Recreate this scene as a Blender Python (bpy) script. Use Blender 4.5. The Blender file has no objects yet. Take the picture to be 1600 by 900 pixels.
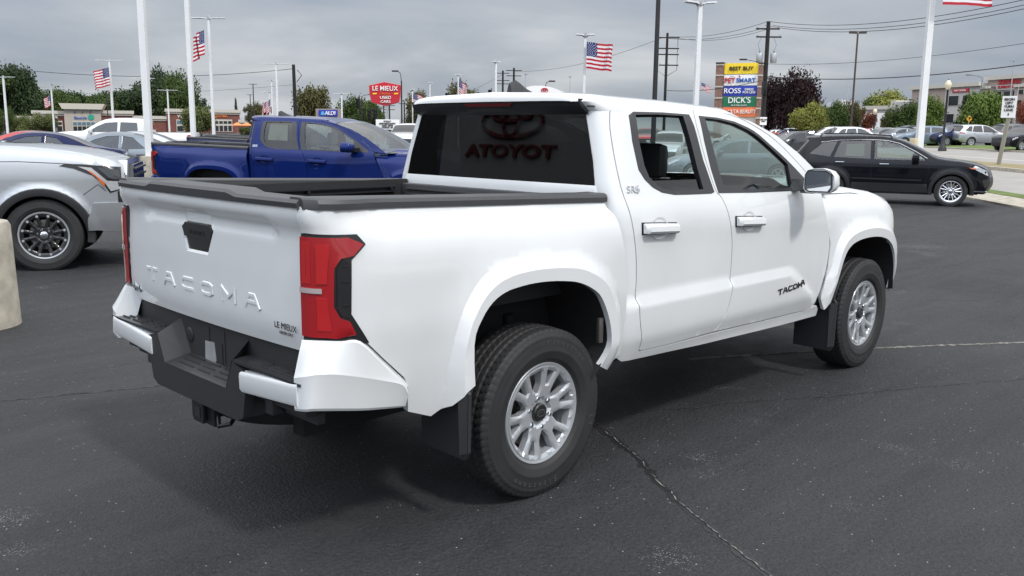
import bpy, bmesh, math, random
import numpy as np
from mathutils import Vector, Matrix, geometry
random.seed(7); R = math.radians; PI = math.pi
scene = bpy.context.scene; COL = scene.collection
# ------------------------------------------------------------------ camera, sky, sun, exposure
CAM = (-2.8822, -3.5372, 1.6454)
CR = np.array([[0.704708, -0.709417, 0.010708], [0.115157, 0.129260, 0.984901], [0.700090, 0.692834, -0.172785]])
FPX = 1405.3
cd = bpy.data.cameras.new('camera'); cam = bpy.data.objects.new('camera', cd); COL.objects.link(cam)
cd.sensor_width = 36; cd.lens = FPX / 1600 * 36; cd.clip_start = .05; cd.clip_end = 4000
M = Matrix.Identity(4)
for i in range(3):
    M[i][0] = CR[0][i]; M[i][1] = CR[1][i]; M[i][2] = -CR[2][i]; M[i][3] = CAM[i]
cam.matrix_world = M; scene.camera = cam
SUN_DIR = Vector((0.05, .80, -1)).normalized()
w = bpy.data.worlds.new('World'); scene.world = w; w.use_nodes = True
NT = w.node_tree; N = NT.nodes; LK = NT.links; N.clear()
out = N.new('ShaderNodeOutputWorld'); bg = N.new('ShaderNodeBackground')
sky = N.new('ShaderNodeTexSky'); sky.sky_type = 'NISHITA'; sky.sun_disc = False
sky.sun_elevation = math.asin(-SUN_DIR.z); sky.sun_rotation = math.atan2(-SUN_DIR.x, -SUN_DIR.y)
bg.inputs['Strength'].default_value = .1
tc = N.new('ShaderNodeTexCoord'); sep = N.new('ShaderNodeSeparateXYZ'); LK.new(tc.outputs['Generated'], sep.inputs[0])
def wmath(op, a, b=None, c=None, clamp=False):
    n = N.new('ShaderNodeMath'); n.operation = op; n.use_clamp = clamp
    for i, v in enumerate((a, b, c)):
        if v is None: continue
        if isinstance(v, (int, float)): n.inputs[i].default_value = v
        else: LK.new(v, n.inputs[i])
    return n.outputs[0]
den = wmath('ADD', wmath('MAXIMUM', sep.outputs['Z'], 0.0), .16)
cx = wmath('DIVIDE', sep.outputs['X'], den); cy = wmath('DIVIDE', sep.outputs['Y'], den)
comb = N.new('ShaderNodeCombineXYZ'); LK.new(cx, comb.inputs[0]); LK.new(cy, comb.inputs[1]); LK.new(wmath('MULTIPLY', sep.outputs['Z'], 2.0), comb.inputs[2])
n1 = N.new('ShaderNodeTexNoise'); LK.new(comb.outputs[0], n1.inputs['Vector']); n1.inputs['Scale'].default_value = .62; n1.inputs['Detail'].default_value = 6; n1.inputs['Roughness'].default_value = .5; n1.inputs['Distortion'].default_value = .35
cr = N.new('ShaderNodeValToRGB'); LK.new(n1.outputs['Fac'], cr.inputs[0])
e = cr.color_ramp.elements; e[0].position = .36; e[0].color = (3.3, 3.75, 4.45, 1); e[1].position = .64; e[1].color = (6.7, 6.8, 6.95, 1)
m_ = e.new(.5); m_.color = (4.6, 4.85, 5.25, 1)
# a cloud deck grows brighter towards the zenith
grad = N.new('ShaderNodeValToRGB'); LK.new(sep.outputs['Z'], grad.inputs[0]); g = grad.color_ramp.elements
g[0].position = 0; g[0].color = (.90, .93, .98, 1); g[1].position = 1; g[1].color = (3.5, 3.45, 3.4, 1)
q = g.new(.06); q.color = (.95, .97, 1.0, 1); q = g.new(.17); q.color = (1.16, 1.16, 1.16, 1); q = g.new(.33); q.color = (1.38, 1.36, 1.34, 1); q = g.new(.55); q.color = (3.1, 3.05, 3.0, 1)
mul = N.new('ShaderNodeMix'); mul.data_type = 'RGBA'; mul.blend_type = 'MULTIPLY'; mul.inputs[0].default_value = 1
LK.new(cr.outputs[0], mul.inputs[6]); LK.new(grad.outputs[0], mul.inputs[7])
# extra brightness added to the unseen sky behind, to lift the shaded tailgate
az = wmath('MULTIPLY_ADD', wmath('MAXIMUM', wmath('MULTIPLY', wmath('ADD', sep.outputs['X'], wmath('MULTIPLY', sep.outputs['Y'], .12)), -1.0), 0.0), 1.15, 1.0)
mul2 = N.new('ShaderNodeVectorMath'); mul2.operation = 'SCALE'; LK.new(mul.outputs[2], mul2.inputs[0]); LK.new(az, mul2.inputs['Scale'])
# a small sunlit cumulus head low over the roofs
def blob(dx, dy, dz, r):
    v = Vector((dx, dy, dz)).normalized()
    vm = N.new('ShaderNodeVectorMath'); vm.operation = 'DISTANCE'; LK.new(tc.outputs['Generated'], vm.inputs[0]); vm.inputs[1].default_value = v
    return wmath('SUBTRACT', 1.0, wmath('DIVIDE', vm.outputs['Value'], r))
def pxdir(px, py):
    return np.array([(px - 800) / FPX, (450 - py) / FPX, 1]) @ CR
bl = wmath('MAXIMUM', blob(*pxdir(1318, 176), .016), wmath('MAXIMUM', blob(*pxdir(1303, 184), .016), blob(*pxdir(1285, 192), .015)))
n2 = N.new('ShaderNodeTexNoise'); LK.new(tc.outputs['Generated'], n2.inputs['Vector']); n2.inputs['Scale'].default_value = 120; n2.inputs['Detail'].default_value = 5
bl2 = wmath('MULTIPLY', wmath('ADD', bl, wmath('MULTIPLY', wmath('SUBTRACT', n2.outputs['Fac'], .5), 1.6)), 2.2, clamp=True)
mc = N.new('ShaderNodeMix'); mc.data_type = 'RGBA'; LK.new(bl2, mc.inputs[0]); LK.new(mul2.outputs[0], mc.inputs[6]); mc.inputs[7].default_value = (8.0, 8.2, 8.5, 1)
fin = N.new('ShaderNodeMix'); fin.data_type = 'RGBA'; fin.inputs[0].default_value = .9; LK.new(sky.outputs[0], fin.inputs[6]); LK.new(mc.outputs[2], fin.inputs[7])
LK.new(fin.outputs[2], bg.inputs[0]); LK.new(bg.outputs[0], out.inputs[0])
sd = bpy.data.lights.new('sun', 'SUN'); sd.energy = 2.45; sd.angle = R(6); sd.color = (1, .965, .91)
sun = bpy.data.objects.new('sun', sd); COL.objects.link(sun); sun.rotation_euler = SUN_DIR.to_track_quat('-Z', 'Y').to_euler()
scene.view_settings.view_transform = 'Standard'; scene.view_settings.look = 'None'; scene.view_settings.exposure = 0; scene.view_settings.gamma = 1
scene.cycles.max_bounces = 8; scene.cycles.transparent_max_bounces = 16; scene.cycles.use_denoising = True
scene.render.engine = 'CYCLES'

# ------------------------------------------------------------------ materials
def nodes(name):
    m = bpy.data.materials.new(name); m.use_nodes = True; nt = m.node_tree
    return m, nt, nt.nodes['Principled BSDF']
def mat(name, col, rough=.5, metal=0, coat=0, noise=0, nscale=20, bump=0, bscale=200, spec=None, coatr=.03, emit=None, sheen=0):
    m, nt, b = nodes(name); b.inputs['Base Color'].default_value = (*col, 1); b.inputs['Roughness'].default_value = rough
    b.inputs['Metallic'].default_value = metal; b.inputs['Coat Weight'].default_value = coat; b.inputs['Coat Roughness'].default_value = coatr
    if spec is not None: b.inputs['Specular IOR Level'].default_value = spec
    if emit: b.inputs['Emission Color'].default_value = (*emit[:3], 1); b.inputs['Emission Strength'].default_value = emit[3]
    t = nt.nodes.new('ShaderNodeTexCoord')
    if noise:
        n = nt.nodes.new('ShaderNodeTexNoise'); n.inputs['Scale'].default_value = nscale; n.inputs['Detail'].default_value = 5; nt.links.new(t.outputs['Object'], n.inputs['Vector'])
        r = nt.nodes.new('ShaderNodeValToRGB'); nt.links.new(n.outputs['Fac'], r.inputs[0])
        r.color_ramp.elements[0].position = .3; r.color_ramp.elements[1].position = .7
        r.color_ramp.elements[0].color = (*[c * (1 - noise) for c in col], 1); r.color_ramp.elements[1].color = (*[min(1, c * (1 + noise)) for c in col], 1)
        nt.links.new(r.outputs[0], b.inputs['Base Color'])
    if bump:
        n = nt.nodes.new('ShaderNodeTexNoise'); n.inputs['Scale'].default_value = bscale; n.inputs['Detail'].default_value = 3; nt.links.new(t.outputs['Object'], n.inputs['Vector'])
        bp = nt.nodes.new('ShaderNodeBump'); bp.inputs['Strength'].default_value = bump; bp.inputs['Distance'].default_value = .002; nt.links.new(n.outputs['Fac'], bp.inputs['Height']); nt.links.new(bp.outputs[0], b.inputs['Normal'])
    return m
def paint(name, col, metal=0, rough=.38):
    m = mat(name, col, rough, metal, 1, spec=.5 if max(col) > .3 else .06, noise=.03 if max(col) > .5 else 0, nscale=3, coatr=.02, bump=.03 if metal else 0, bscale=900)
    if max(col) < .2: m.node_tree.nodes['Principled BSDF'].inputs['Coat IOR'].default_value = 1.32
    return m
def glass(name, tint, refl=1.0, ior=1.5):
    """a thin pane: tinted see-through mixed with a mirror by Schlick's law, the same from both sides"""
    m = bpy.data.materials.new(name); m.use_nodes = True; nt = m.node_tree; nt.nodes.clear(); nw = nt.nodes.new; L = nt.links
    o = nw('ShaderNodeOutputMaterial'); mx = nw('ShaderNodeMixShader'); tr = nw('ShaderNodeBsdfTransparent'); gl = nw('ShaderNodeBsdfGlossy'); ge = nw('ShaderNodeNewGeometry'); dt = nw('ShaderNodeVectorMath'); dt.operation = 'DOT_PRODUCT'
    tr.inputs[0].default_value = (*tint, 1); gl.inputs['Roughness'].default_value = .012; gl.inputs[0].default_value = (refl, refl, refl, 1); L.new(ge.outputs['Normal'], dt.inputs[0]); L.new(ge.outputs['Incoming'], dt.inputs[1])
    def mt(op, a, b=0, c=0):
        n = nw('ShaderNodeMath'); n.operation = op
        for i, q in enumerate((a, b, c)):
            if isinstance(q, (int, float)): n.inputs[i].default_value = q
            else: L.new(q, n.inputs[i])
        return n.outputs[0]
    f0 = ((ior-1)/(ior+1))**2*1.6; k = mt('POWER', mt('SUBTRACT', 1, mt('ABSOLUTE', dt.outputs['Value'])), 5); fr = mt('MULTIPLY_ADD', k, 1-f0, f0)
    L.new(fr, mx.inputs[0]); L.new(tr.outputs[0], mx.inputs[1]); L.new(gl.outputs[0], mx.inputs[2]); L.new(mx.outputs[0], o.inputs[0]); return m
WHITE = paint('white_paint', (.64, .655, .66)); BLUE = paint('blue_paint', (.003, .014, .11), .25, .4); SILVER = paint('silver_paint', (.50, .52, .54), .75, .32)
BLACKP = paint('black_paint', (.003, .004, .007), 0, .6); STEELB = paint('steel_blue_paint', (.19, .22, .25), .6); NAVY = paint('navy_paint', (.005, .010, .055), .2); REDP = paint('red_paint', (.38, .015, .015), .3)
GREYP = paint('grey_paint', (.16, .17, .18), .6); DKGREY = paint('dark_grey_paint', (.06, .065, .07), .5); TANP = paint('champagne_paint', (.42, .39, .33), .6); LBLUE = paint('light_blue_paint', (.16, .20, .25), .6)
PLAST = mat('black_plastic', (.022, .022, .024), .55, bump=.35, bscale=700); TRIM = mat('satin_black', (.02, .021, .024), .34, coat=.2); SHADE = mat('dark_underbody', (.010, .010, .011), .85)
RAILM = mat('bed_rail_plastic', (.045, .047, .05), .5, bump=.3, bscale=600); LINER = mat('bed_liner', (.018, .018, .019), .62, bump=.5, bscale=500)
RUB = mat('tyre_rubber', (.018, .018, .019), .68, noise=.18, nscale=9, bump=.2, bscale=400); RUBL = mat('tyre_lettering', (.045, .045, .046), .6)
ALLOY = mat('silver_alloy', (.50, .52, .54), .30, .55, .6); CHROME = mat('chrome', (.75, .76, .78), .1, 1); DARKM = mat('dark_metal', (.03, .03, .032), .4, .6); IRON = mat('brake_iron', (.22, .21, .20), .45, .9, noise=.2)
GL_DARK = glass('tinted_glass', (.17, .178, .18), 1, 1.62); GL_MID = glass('privacy_glass', (.10, .105, .105), 1, 1.5); GL = glass('clear_glass', (.50, .58, .56), 1, 1.55); GL_W = glass('windshield_glass', (.62, .72, .69), 1, 1.55); GL_FAR = glass('smoked_glass', (.12, .14, .15), 1, 1.7)
RED = mat('red_lens', (.30, .004, .008), .12, coat=1, spec=.7); REDD = mat('dark_red_lens', (.07, .002, .004), .15, coat=1); REDB = mat('bright_red_lens', (.38, .010, .012), .12, coat=1); CLEAR = mat('clear_lens', (.45, .38, .38), .15, .2, 1); AMBER = mat('amber_lens', (.55, .12, .02), .2, coat=1)
LAMP = mat('headlight_lens', (.55, .58, .60), .08, .6, 1); CABIN = mat('cabin_trim', (.022, .023, .025), .7); LEATHER = mat('seat_leather', (.035, .036, .038), .5, bump=.3, bscale=300); PALESEAT = mat('pale_seat', (.34, .35, .35), .6)
MIRG = mat('mirror_glass', (.8, .82, .84), .02, 1); BADGE = mat('badge_black', (.012, .012, .013), .3, coat=.5); PAPER = mat('window_paper', (.13, .145, .135), .8, noise=.06, nscale=40)
CONC = mat('concrete', (.34, .31, .255), .92, noise=.30, nscale=6, bump=1, bscale=45); POLEW = mat('white_pole_paint', (.70, .71, .72), .45, noise=.05, nscale=2); POLEK = mat('black_pole_paint', (.018, .018, .02), .5); WOODP = mat('utility_pole_wood', (.018, .016, .015), .9, noise=.3, nscale=6)
GALV = mat('galvanised_steel', (.42, .43, .44), .5, .5, noise=.1)

# ------------------------------------------------------------------ object helpers
def link(o): COL.objects.link(o); return o
def mesh_obj(name, verts, faces, mats, parent=None, mi=None, smooth=True, sharp=38):
    me = bpy.data.meshes.new(name); me.from_pydata([tuple(map(float, v)) for v in verts], [], [tuple(int(i) for i in f) for f in faces]); me.update()
    if not isinstance(mats, (list, tuple)): mats = [mats]
    for m in mats: me.materials.append(m)
    if mi is not None: me.polygons.foreach_set('material_index', np.array(mi, dtype=np.int32))
    if smooth:
        me.polygons.foreach_set('use_smooth', np.ones(len(me.polygons), bool)); me.set_sharp_from_angle(angle=R(sharp))
    o = bpy.data.objects.new(name, me); link(o)
    if parent is not None: o.parent = parent
    return o
def thing(name, label, cat, loc=(0, 0, 0), rz=0, group=None):
    o = bpy.data.objects.new(name, None); link(o); o.location = loc; o.rotation_euler = (0, 0, rz); o.empty_display_size = .2
    o['label'] = label; o['category'] = cat
    if group: o['group'] = group
    return o
def tag(o, label, cat, group=None):
    o['label'] = label; o['category'] = cat
    if group: o['group'] = group
    return o
class MB:
    """collects shapes that end up as ONE mesh"""
    def __init__(s): s.v = []; s.f = []; s.m = []
    def add(s, v, f, m=0):
        n = len(s.v); s.v += [tuple(q) for q in v]; s.f += [tuple(i + n for i in q) for q in f]; s.m += [m] * len(f); return s
    def box(s, x0, y0, z0, x1, y1, z1, m=0, bev=0):
        if x0 > x1: x0, x1 = x1, x0
        if y0 > y1: y0, y1 = y1, y0
        if z0 > z1: z0, z1 = z1, z0
        if bev:
            b = min(bev, (x1-x0)*.45, (y1-y0)*.45, (z1-z0)*.45); bm = bmesh.new()
            bmesh.ops.create_cube(bm, size=1)
            for v in bm.verts: v.co = Vector(((x0+x1)/2 + v.co.x*(x1-x0), (y0+y1)/2 + v.co.y*(y1-y0), (z0+z1)/2 + v.co.z*(z1-z0)))
            bmesh.ops.bevel(bm, geom=bm.edges[:], offset=b, segments=2, affect='EDGES', profile=.6)
            bm.verts.index_update(); s.add([v.co[:] for v in bm.verts], [[v.index for v in f.verts] for f in bm.faces], m); bm.free(); return s
        v = [(x0,y0,z0),(x1,y0,z0),(x1,y1,z0),(x0,y1,z0),(x0,y0,z1),(x1,y0,z1),(x1,y1,z1),(x0,y1,z1)]
        return s.add(v, [(0,3,2,1),(4,5,6,7),(0,1,5,4),(1,2,6,5),(2,3,7,6),(3,0,4,7)], m)
    def tube(s, pts, r, n=8, m=0, caps=True):
        P = [Vector(q) for q in pts]; rr = r if isinstance(r, (list, tuple)) else [r] * len(P); v = []; f = []
        for i, p in enumerate(P):
            d = (P[min(i+1, len(P)-1)] - P[max(i-1, 0)]).normalized(); a = d.cross(Vector((0, 0, 1)) if abs(d.z) < .9 else Vector((0, 1, 0))).normalized(); b = d.cross(a)
            for k in range(n):
                t = 2*PI*(k+.5)/n; v.append(p + (a*math.cos(t) + b*math.sin(t)) * rr[i])
        for i in range(len(P)-1):
            for k in range(n): f.append((i*n+k, i*n+(k+1)%n, (i+1)*n+(k+1)%n, (i+1)*n+k))
        if caps: f += [tuple(range(n))[::-1], tuple((len(P)-1)*n + k for k in range(n))]
        return s.add(v, [q[::-1] for q in f], m)
    def lathe(s, prof, n=32, m=0, axis='z', c=(0, 0, 0), close=False):
        v = []; f = []; K = len(prof)
        for i in range(n):
            a = 2*PI*i/n
            for (r, h) in prof:
                x, y = r*math.cos(a), r*math.sin(a)
                v.append((c[0]+x, c[1]+y, c[2]+h) if axis == 'z' else (c[0]+x, c[1]+h, c[2]+y))
        for i in range(n):
            j = (i+1) % n
            for k in range(K-1 + (1 if close else 0)):
                k2 = (k+1) % K; q = (i*K+k, j*K+k, j*K+k2, i*K+k2); f.append(q if axis == 'z' else q[::-1])
        return s.add(v, f, m)
    def prism(s, poly, d0, d1, plane='yz', m=0):
        """polygon in a plane, pushed from d0 to d1 along the remaining axis"""
        n = len(poly); F = {'yz': lambda a, b, d: (d, a, b), 'xz': lambda a, b, d: (a, d, b), 'xy': lambda a, b, d: (a, b, d)}[plane]
        v = [F(a, b, d0) for a, b in poly] + [F(a, b, d1) for a, b in poly]
        return s.add(v, [tuple(range(n))[::-1], tuple(range(n, 2*n))] + [(i, (i+1) % n, n+(i+1) % n, n+i) for i in range(n)], m)
    def build(s, name, mats, parent=None, smooth=True, sharp=38, fix=False):
        o = mesh_obj(name, s.v, s.f, mats, parent, s.m, smooth, sharp)
        if fix:
            bm = bmesh.new(); bm.from_mesh(o.data); bmesh.ops.remove_doubles(bm, verts=bm.verts, dist=1e-5); bmesh.ops.recalc_face_normals(bm, faces=bm.faces); bm.to_mesh(o.data); bm.free()
            if smooth: o.data.set_sharp_from_angle(angle=R(sharp))
        return o
def text(body, size, mat_, name='lettering', parent=None, M=None, extrude=.001, sx=1, bold=0, align='CENTER'):
    cu = bpy.data.curves.new('t', 'FONT'); cu.body = body; cu.size = size; cu.extrude = extrude; cu.align_x = align; cu.align_y = 'CENTER'; cu.offset = bold; cu.resolution_u = 4; cu.space_line = .9
    t = link(bpy.data.objects.new('t', cu)); dg = bpy.context.evaluated_depsgraph_get(); me = bpy.data.meshes.new_from_object(t.evaluated_get(dg)); bpy.data.objects.remove(t); bpy.data.curves.remove(cu)
    me.name = name; me.materials.clear(); me.materials.append(mat_)
    me.transform((M or Matrix.Identity(4)) @ Matrix.Diagonal((sx, 1, 1, 1)))
    o = link(bpy.data.objects.new(name, me)); o.parent = parent; return o
def frame(origin, xdir, up):
    """matrix whose x runs along the text and y up"""
    x = Vector(xdir).normalized(); z = x.cross(Vector(up)).normalized(); y = z.cross(x); m = Matrix.Identity(4)
    for i in range(3): m[i][0] = x[i]; m[i][1] = y[i]; m[i][2] = z[i]; m[i][3] = origin[i]
    return m
def copy_tree(o, parent=None, swap=None, skip=()):
    c = o.copy(); COL.objects.link(c)
    if parent is not None: c.parent = parent
    if swap and c.type == 'MESH':
        for sl in c.material_slots:
            if sl.material in swap: m = swap[sl.material]; sl.link = 'OBJECT'; sl.material = m
    for ch in list(o.children):
        if ch.name.split('.')[0] not in skip: copy_tree(ch, c, swap, skip)
    return c
def hermite(tb, z):
    """smooth monotone-ish interpolation of a table"""
    xs = np.array([a for a, b in tb], float); ys = np.array([b for a, b in tb], float)
    z = np.clip(np.asarray(z, float), xs[0], xs[-1])
    d = np.diff(ys) / np.diff(xs)
    m = np.zeros(len(xs)); m[0] = d[0]; m[-1] = d[-1]
    for i in range(1, len(xs) - 1):
        m[i] = 0 if d[i-1] * d[i] <= 0 else 2 * d[i-1] * d[i] / (d[i-1] + d[i])
    i = np.clip(np.searchsorted(xs, z) - 1, 0, len(xs) - 2)
    h = xs[i+1] - xs[i]; t = (z - xs[i]) / h
    return ((1+2*t)*(1-t)**2*ys[i] + t*(1-t)**2*h*m[i] + t*t*(3-2*t)*ys[i+1] + t*t*(t-1)*h*m[i+1])

def bez(P, n=60):
    t = np.linspace(0, 1, n)[:, None]; P = np.array(P, float)
    return (1-t)**3*P[0] + 3*t*(1-t)**2*P[1] + 3*t*t*(1-t)*P[2] + t**3*P[3]

def smooth(pts, n=6):
    """Catmull-Rom through the points"""
    P = np.array(pts, float); P = np.vstack([2*P[0]-P[1], P, 2*P[-1]-P[-2]]); out = []
    for i in range(1, len(P) - 2):
        for k in range(n):
            t = k / n
            out.append(.5*(2*P[i] + (P[i+1]-P[i-1])*t + (2*P[i-1]-5*P[i]+4*P[i+1]-P[i+2])*t*t + (3*P[i]-P[i-1]-3*P[i+1]+P[i+2])*t**3))
    out.append(P[-2]); return [tuple(q) for q in out]

def inpoly(P, poly):
    P = np.atleast_2d(P); x, y = P[:, 0], P[:, 1]; r = np.zeros(len(P), bool); n = len(poly)
    for i in range(n):
        x1, y1 = poly[i][:2]; x2, y2 = poly[i-1][:2]
        if y1 == y2: continue
        c = (y1 > y) != (y2 > y)
        r ^= c & (x < (x2 - x1) * (y - y1) / (y2 - y1) + x1)
    return r

def dpoly(P, line):
    """distance from points to an open polyline"""
    P = np.atleast_2d(P); best = np.full(len(P), 1e9)
    L = np.array(line, float)
    for a, b in zip(L[:-1], L[1:]):
        ab = b - a; t = np.clip(((P - a) @ ab) / max(ab @ ab, 1e-12), 0, 1)
        best = np.minimum(best, np.hypot(*(P - a - t[:, None] * ab).T))
    return best

class Plan:
    """plan view curve: straight along x between xa and xb at half width w, curved ends given as bezier offsets"""
    def __init__(s, xa, xb, rear=None, front=None):
        pts = []
        if rear is not None: pts += [tuple(q) for q in bez(rear)[::-1]]
        else: pts += [(xa, 0.0)]
        if front is not None: pts += [tuple(q) for q in bez(front)]
        else: pts += [(xb, 0.0)]
        s.P = np.array(pts); seg = np.hypot(*np.diff(s.P, axis=0).T); L = np.r_[0, np.cumsum(seg)]
        i0 = 59 if rear is not None else 0
        s.s = L - L[i0] + s.P[i0, 0]           # arc length agrees with x on the straight part
    def at(s, q):
        x = np.interp(q, s.s, s.P[:, 0]); w = np.interp(q, s.s, s.P[:, 1])
        e = .004; dx = np.interp(q+e, s.s, s.P[:, 0]) - np.interp(q-e, s.s, s.P[:, 0]); dw = np.interp(q+e, s.s, s.P[:, 1]) - np.interp(q-e, s.s, s.P[:, 1])
        l = np.hypot(dx, dw) + 1e-9
        return x, w, dw / l, -dx / l            # inward normal (nx, nw)

def flare(P, inner, outer, crest=.5):
    """1 on the lip of a wheel arch flare, falling to 0 at its outer line"""
    di = dpoly(P, inner); do = dpoly(P, outer); t = di / (di + do + 1e-9)
    ins = inpoly(P, list(outer) + [(outer[-1][0], -1), (outer[0][0], -1)])
    g = np.clip(1 - (t - crest) / (1 - crest), 0, 1) * ins
    soft = np.where(ins, 1.0, np.clip(1 - do / .14, 0, 1) ** 2)
    return g, soft

# ---- the mid-size pickup: all measures in metres, x forward from the rear axle, right side of the body
BED_T = [(.45,.832),(.5,.848),(.62,.870),(.8,.894),(.95,.905),(1.1,.905),(1.18,.90),(1.25,.885),(1.30,.858),(1.34,.812),(1.40,.795)]
CAB_T = [(.45,.855),(.5,.866),(.56,.876),(.7,.892),(.85,.897),(1.0,.898),(1.15,.898),(1.22,.893),(1.28,.88),(1.335,.86),(1.5,.812),(1.74,.735),(1.785,.712),(1.85,.66)]
FEN_T = [(.4,.87),(.5,.882),(.7,.895),(.95,.897),(1.08,.893),(1.16,.878),(1.21,.85),(1.25,.80),(1.29,.72)]
ARCH_R = smooth([(-.47,.53),(-.482,.79),(-.442,.889),(-.378,.955),(-.305,.988),(-.23,1.0),(-.133,1.006),(-.032,1.003),(.073,.992),(.161,.975),(.252,.938),(.323,.885),(.385,.77),(.405,.66),(.375,.57),(.31,.50)], 3)
OUT_R = smooth([(-.585,.53),(-.575,.70),(-.53,.89),(-.463,1.0),(-.388,1.066),(-.295,1.102),(-.196,1.113),(-.078,1.117),(.067,1.11),(.197,1.092),(.312,1.052),(.415,.985),(.48,.89),(.522,.745),(.535,.62),(.50,.50)], 3)
ARCH_F = smooth([(2.755,.50),(2.775,.63),(2.83,.76),(2.89,.86),(2.97,.912),(3.088,.937),(3.25,.945),(3.42,.935),(3.57,.90),(3.68,.82),(3.74,.70),(3.76,.52)], 3)
OUT_F = smooth([(2.665,.50),(2.70,.64),(2.76,.79),(2.815,.92),(2.90,1.0),(3.034,1.045),(3.231,1.063),(3.443,1.052),(3.62,1.015),(3.75,.95),(3.84,.82),(3.87,.52)], 3)
def fit_plan_bed():
    return Plan(0, .6, rear=[(-.93,0),(-1.07,-.004),(-1.15,-.07),(-1.142,-.15)])
PB = fit_plan_bed()
PC = Plan(0, 2.9, rear=[(.66,0),(.57,-.005),(.525,-.04),(.527,-.135)])
PF = Plan(2.4, 0, front=[(3.62,0),(3.92,-.01),(4.08,-.12),(4.13,-.38)])
def rail_z(x): return 1.392 - .031 * (np.asarray(x) + 1.14)
def S_bed(s, z):
    s = np.asarray(s, float); z = np.asarray(z, float)
    x, w, nx, nw = PB.at(s)
    k = np.clip((s + 1.12) / .25, .12, 1)
    g, soft = flare(np.c_[s, z], ARCH_R, OUT_R); g = g * np.where(s > 0, np.clip((z - .44) / .20, 0, 1) ** .7, 1)
    h0 = hermite(BED_T, z + (1.392 - rail_z(x)))
    off = (.905 - h0) * k
    out = (.953 - h0 + 0) * g * (s > -.75) + .012 * soft * (1 - g) * (s > -.75)
    lip = hermite([(1.0,0),(1.262,0),(1.30,.014),(1.335,.030),(1.375,.027),(1.42,.02)], z) * np.clip((-1.05 - s) / .12, 0, 1)
    return x + nx * (off - out) - lip, .905 + w + nw * (off - out), z
def cab_drop(x): return np.interp(x, [.64, 1.16, 1.72, 1.95, 2.4, 2.8], [0, .011, .034, .05, .03, 0])
def S_cab(s, z):
    s = np.asarray(s, float); z = np.asarray(z, float)
    x, w, nx, nw = PC.at(s)
    h = hermite(CAB_T, z + cab_drop(x))
    zu = np.interp(s, [0, 2.25, 2.64, 2.9], [.838, .833, .606, .3]); zl = np.interp(s, [0, 2.18, 2.51, 2.9], [.795, .79, .588, .1])
    t = np.clip((zu - z) / (zu - zl), 0, 1); t = t * t * (3 - 2 * t)
    low = np.clip((z - .5) / .12, 0, 1)
    h = h + .026 * t * low
    x = x + .10 * np.clip(z - 1.38, 0, 1) * np.clip((.9 - s) / .3, 0, 1)
    off = .898 - h
    return x + nx * off * 0, .898 + w - off, z
def S_fen(s, z):
    s = np.asarray(s, float); z = np.asarray(z, float)
    x, w, nx, nw = PF.at(s)
    zz = z + np.interp(s, [2.5, 3.2, 3.6, 3.9, 4.3], [0, .01, .035, .08, .16])
    h = hermite(FEN_T, zz); g, soft = flare(np.c_[s, z], ARCH_F, OUT_F); g = g * np.clip((z - .46) / .22, 0, 1) ** .7
    out = (.945 - h) * g + .012 * soft * (1 - g)
    off = (.897 - h) - out
    return x + nx * off, .897 + w + nw * off, z
# ------------------------------------------------------------------ panels cut from a curved side surface
def resample(line, sp, closed=True):
    P = list(line) + ([line[0]] if closed else []); out = []
    for a, b in zip(P[:-1], P[1:]):
        n = max(1, int(math.ceil(math.hypot(b[0]-a[0], b[1]-a[1]) / sp)))
        out += [(a[0]+(b[0]-a[0])*k/n, a[1]+(b[1]-a[1])*k/n) for k in range(n)]
    if not closed: out.append(tuple(P[-1]))
    return out
def inset(poly, d):
    A = sum(poly[i-1][0]*poly[i][1]-poly[i][0]*poly[i-1][1] for i in range(len(poly))); sg = 1 if A > 0 else -1; out = []
    n = len(poly)
    for i in range(n):
        p, c, q = np.array(poly[i-1]), np.array(poly[i]), np.array(poly[(i+1) % n]); a = c-p; b = q-c
        a = a/(np.hypot(*a)+1e-9); b = b/(np.hypot(*b)+1e-9); t = a+b; t = t/(np.hypot(*t)+1e-9); nn = np.array([-t[1], t[0]])*sg
        k = 1/max(.4, abs(nn @ (np.array([-a[1], a[0]])*sg))); out.append(tuple(c+nn*d*k))
    return out
def cdt(outline, holes=(), sp=.03, lines=(), esp=None):
    esp = esp or sp; V = []; E = []
    def addloop(l, closed):
        i0 = len(V); l = resample(l, esp, closed); V.extend(l); n = len(l)
        E.extend([(i0+k, i0+(k+1) % n) for k in range(n if closed else n-1)])
        return l
    loops = [addloop(outline, True)] + [addloop(h, True) for h in holes]
    ll = [addloop(l, False) for l in lines]
    A = np.array(outline); x0, z0 = A.min(0); x1, z1 = A.max(0); G = []
    j = 0; z = z0 + sp*.5
    while z < z1:
        xs = np.arange(x0 + (sp*.5 if j % 2 else sp), x1, sp); G += [(x, z) for x in xs]; z += sp*.87; j += 1
    if G:
        G = np.array(G); ok = inpoly(G, outline)
        for h in holes: ok &= ~inpoly(G, h)
        G = G[ok]
        for l in loops: G = G[dpoly(G, l + [l[0]]) > sp*.5] if len(G) else G
        for l in ll: G = G[dpoly(G, l) > sp*.5] if len(G) else G
        V.extend([tuple(q) for q in G])
    r = geometry.delaunay_2d_cdt([Vector((float(a), float(b))) for a, b in V], E, [], 0, 1e-6)
    vv = np.array([v[:] for v in r[0]]); ff = np.array([f for f in r[2] if len(f) == 3])
    c = vv[ff].mean(1); ok = inpoly(c, outline)
    for h in holes: ok &= ~inpoly(c, h)
    return vv, ff[ok]
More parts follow.
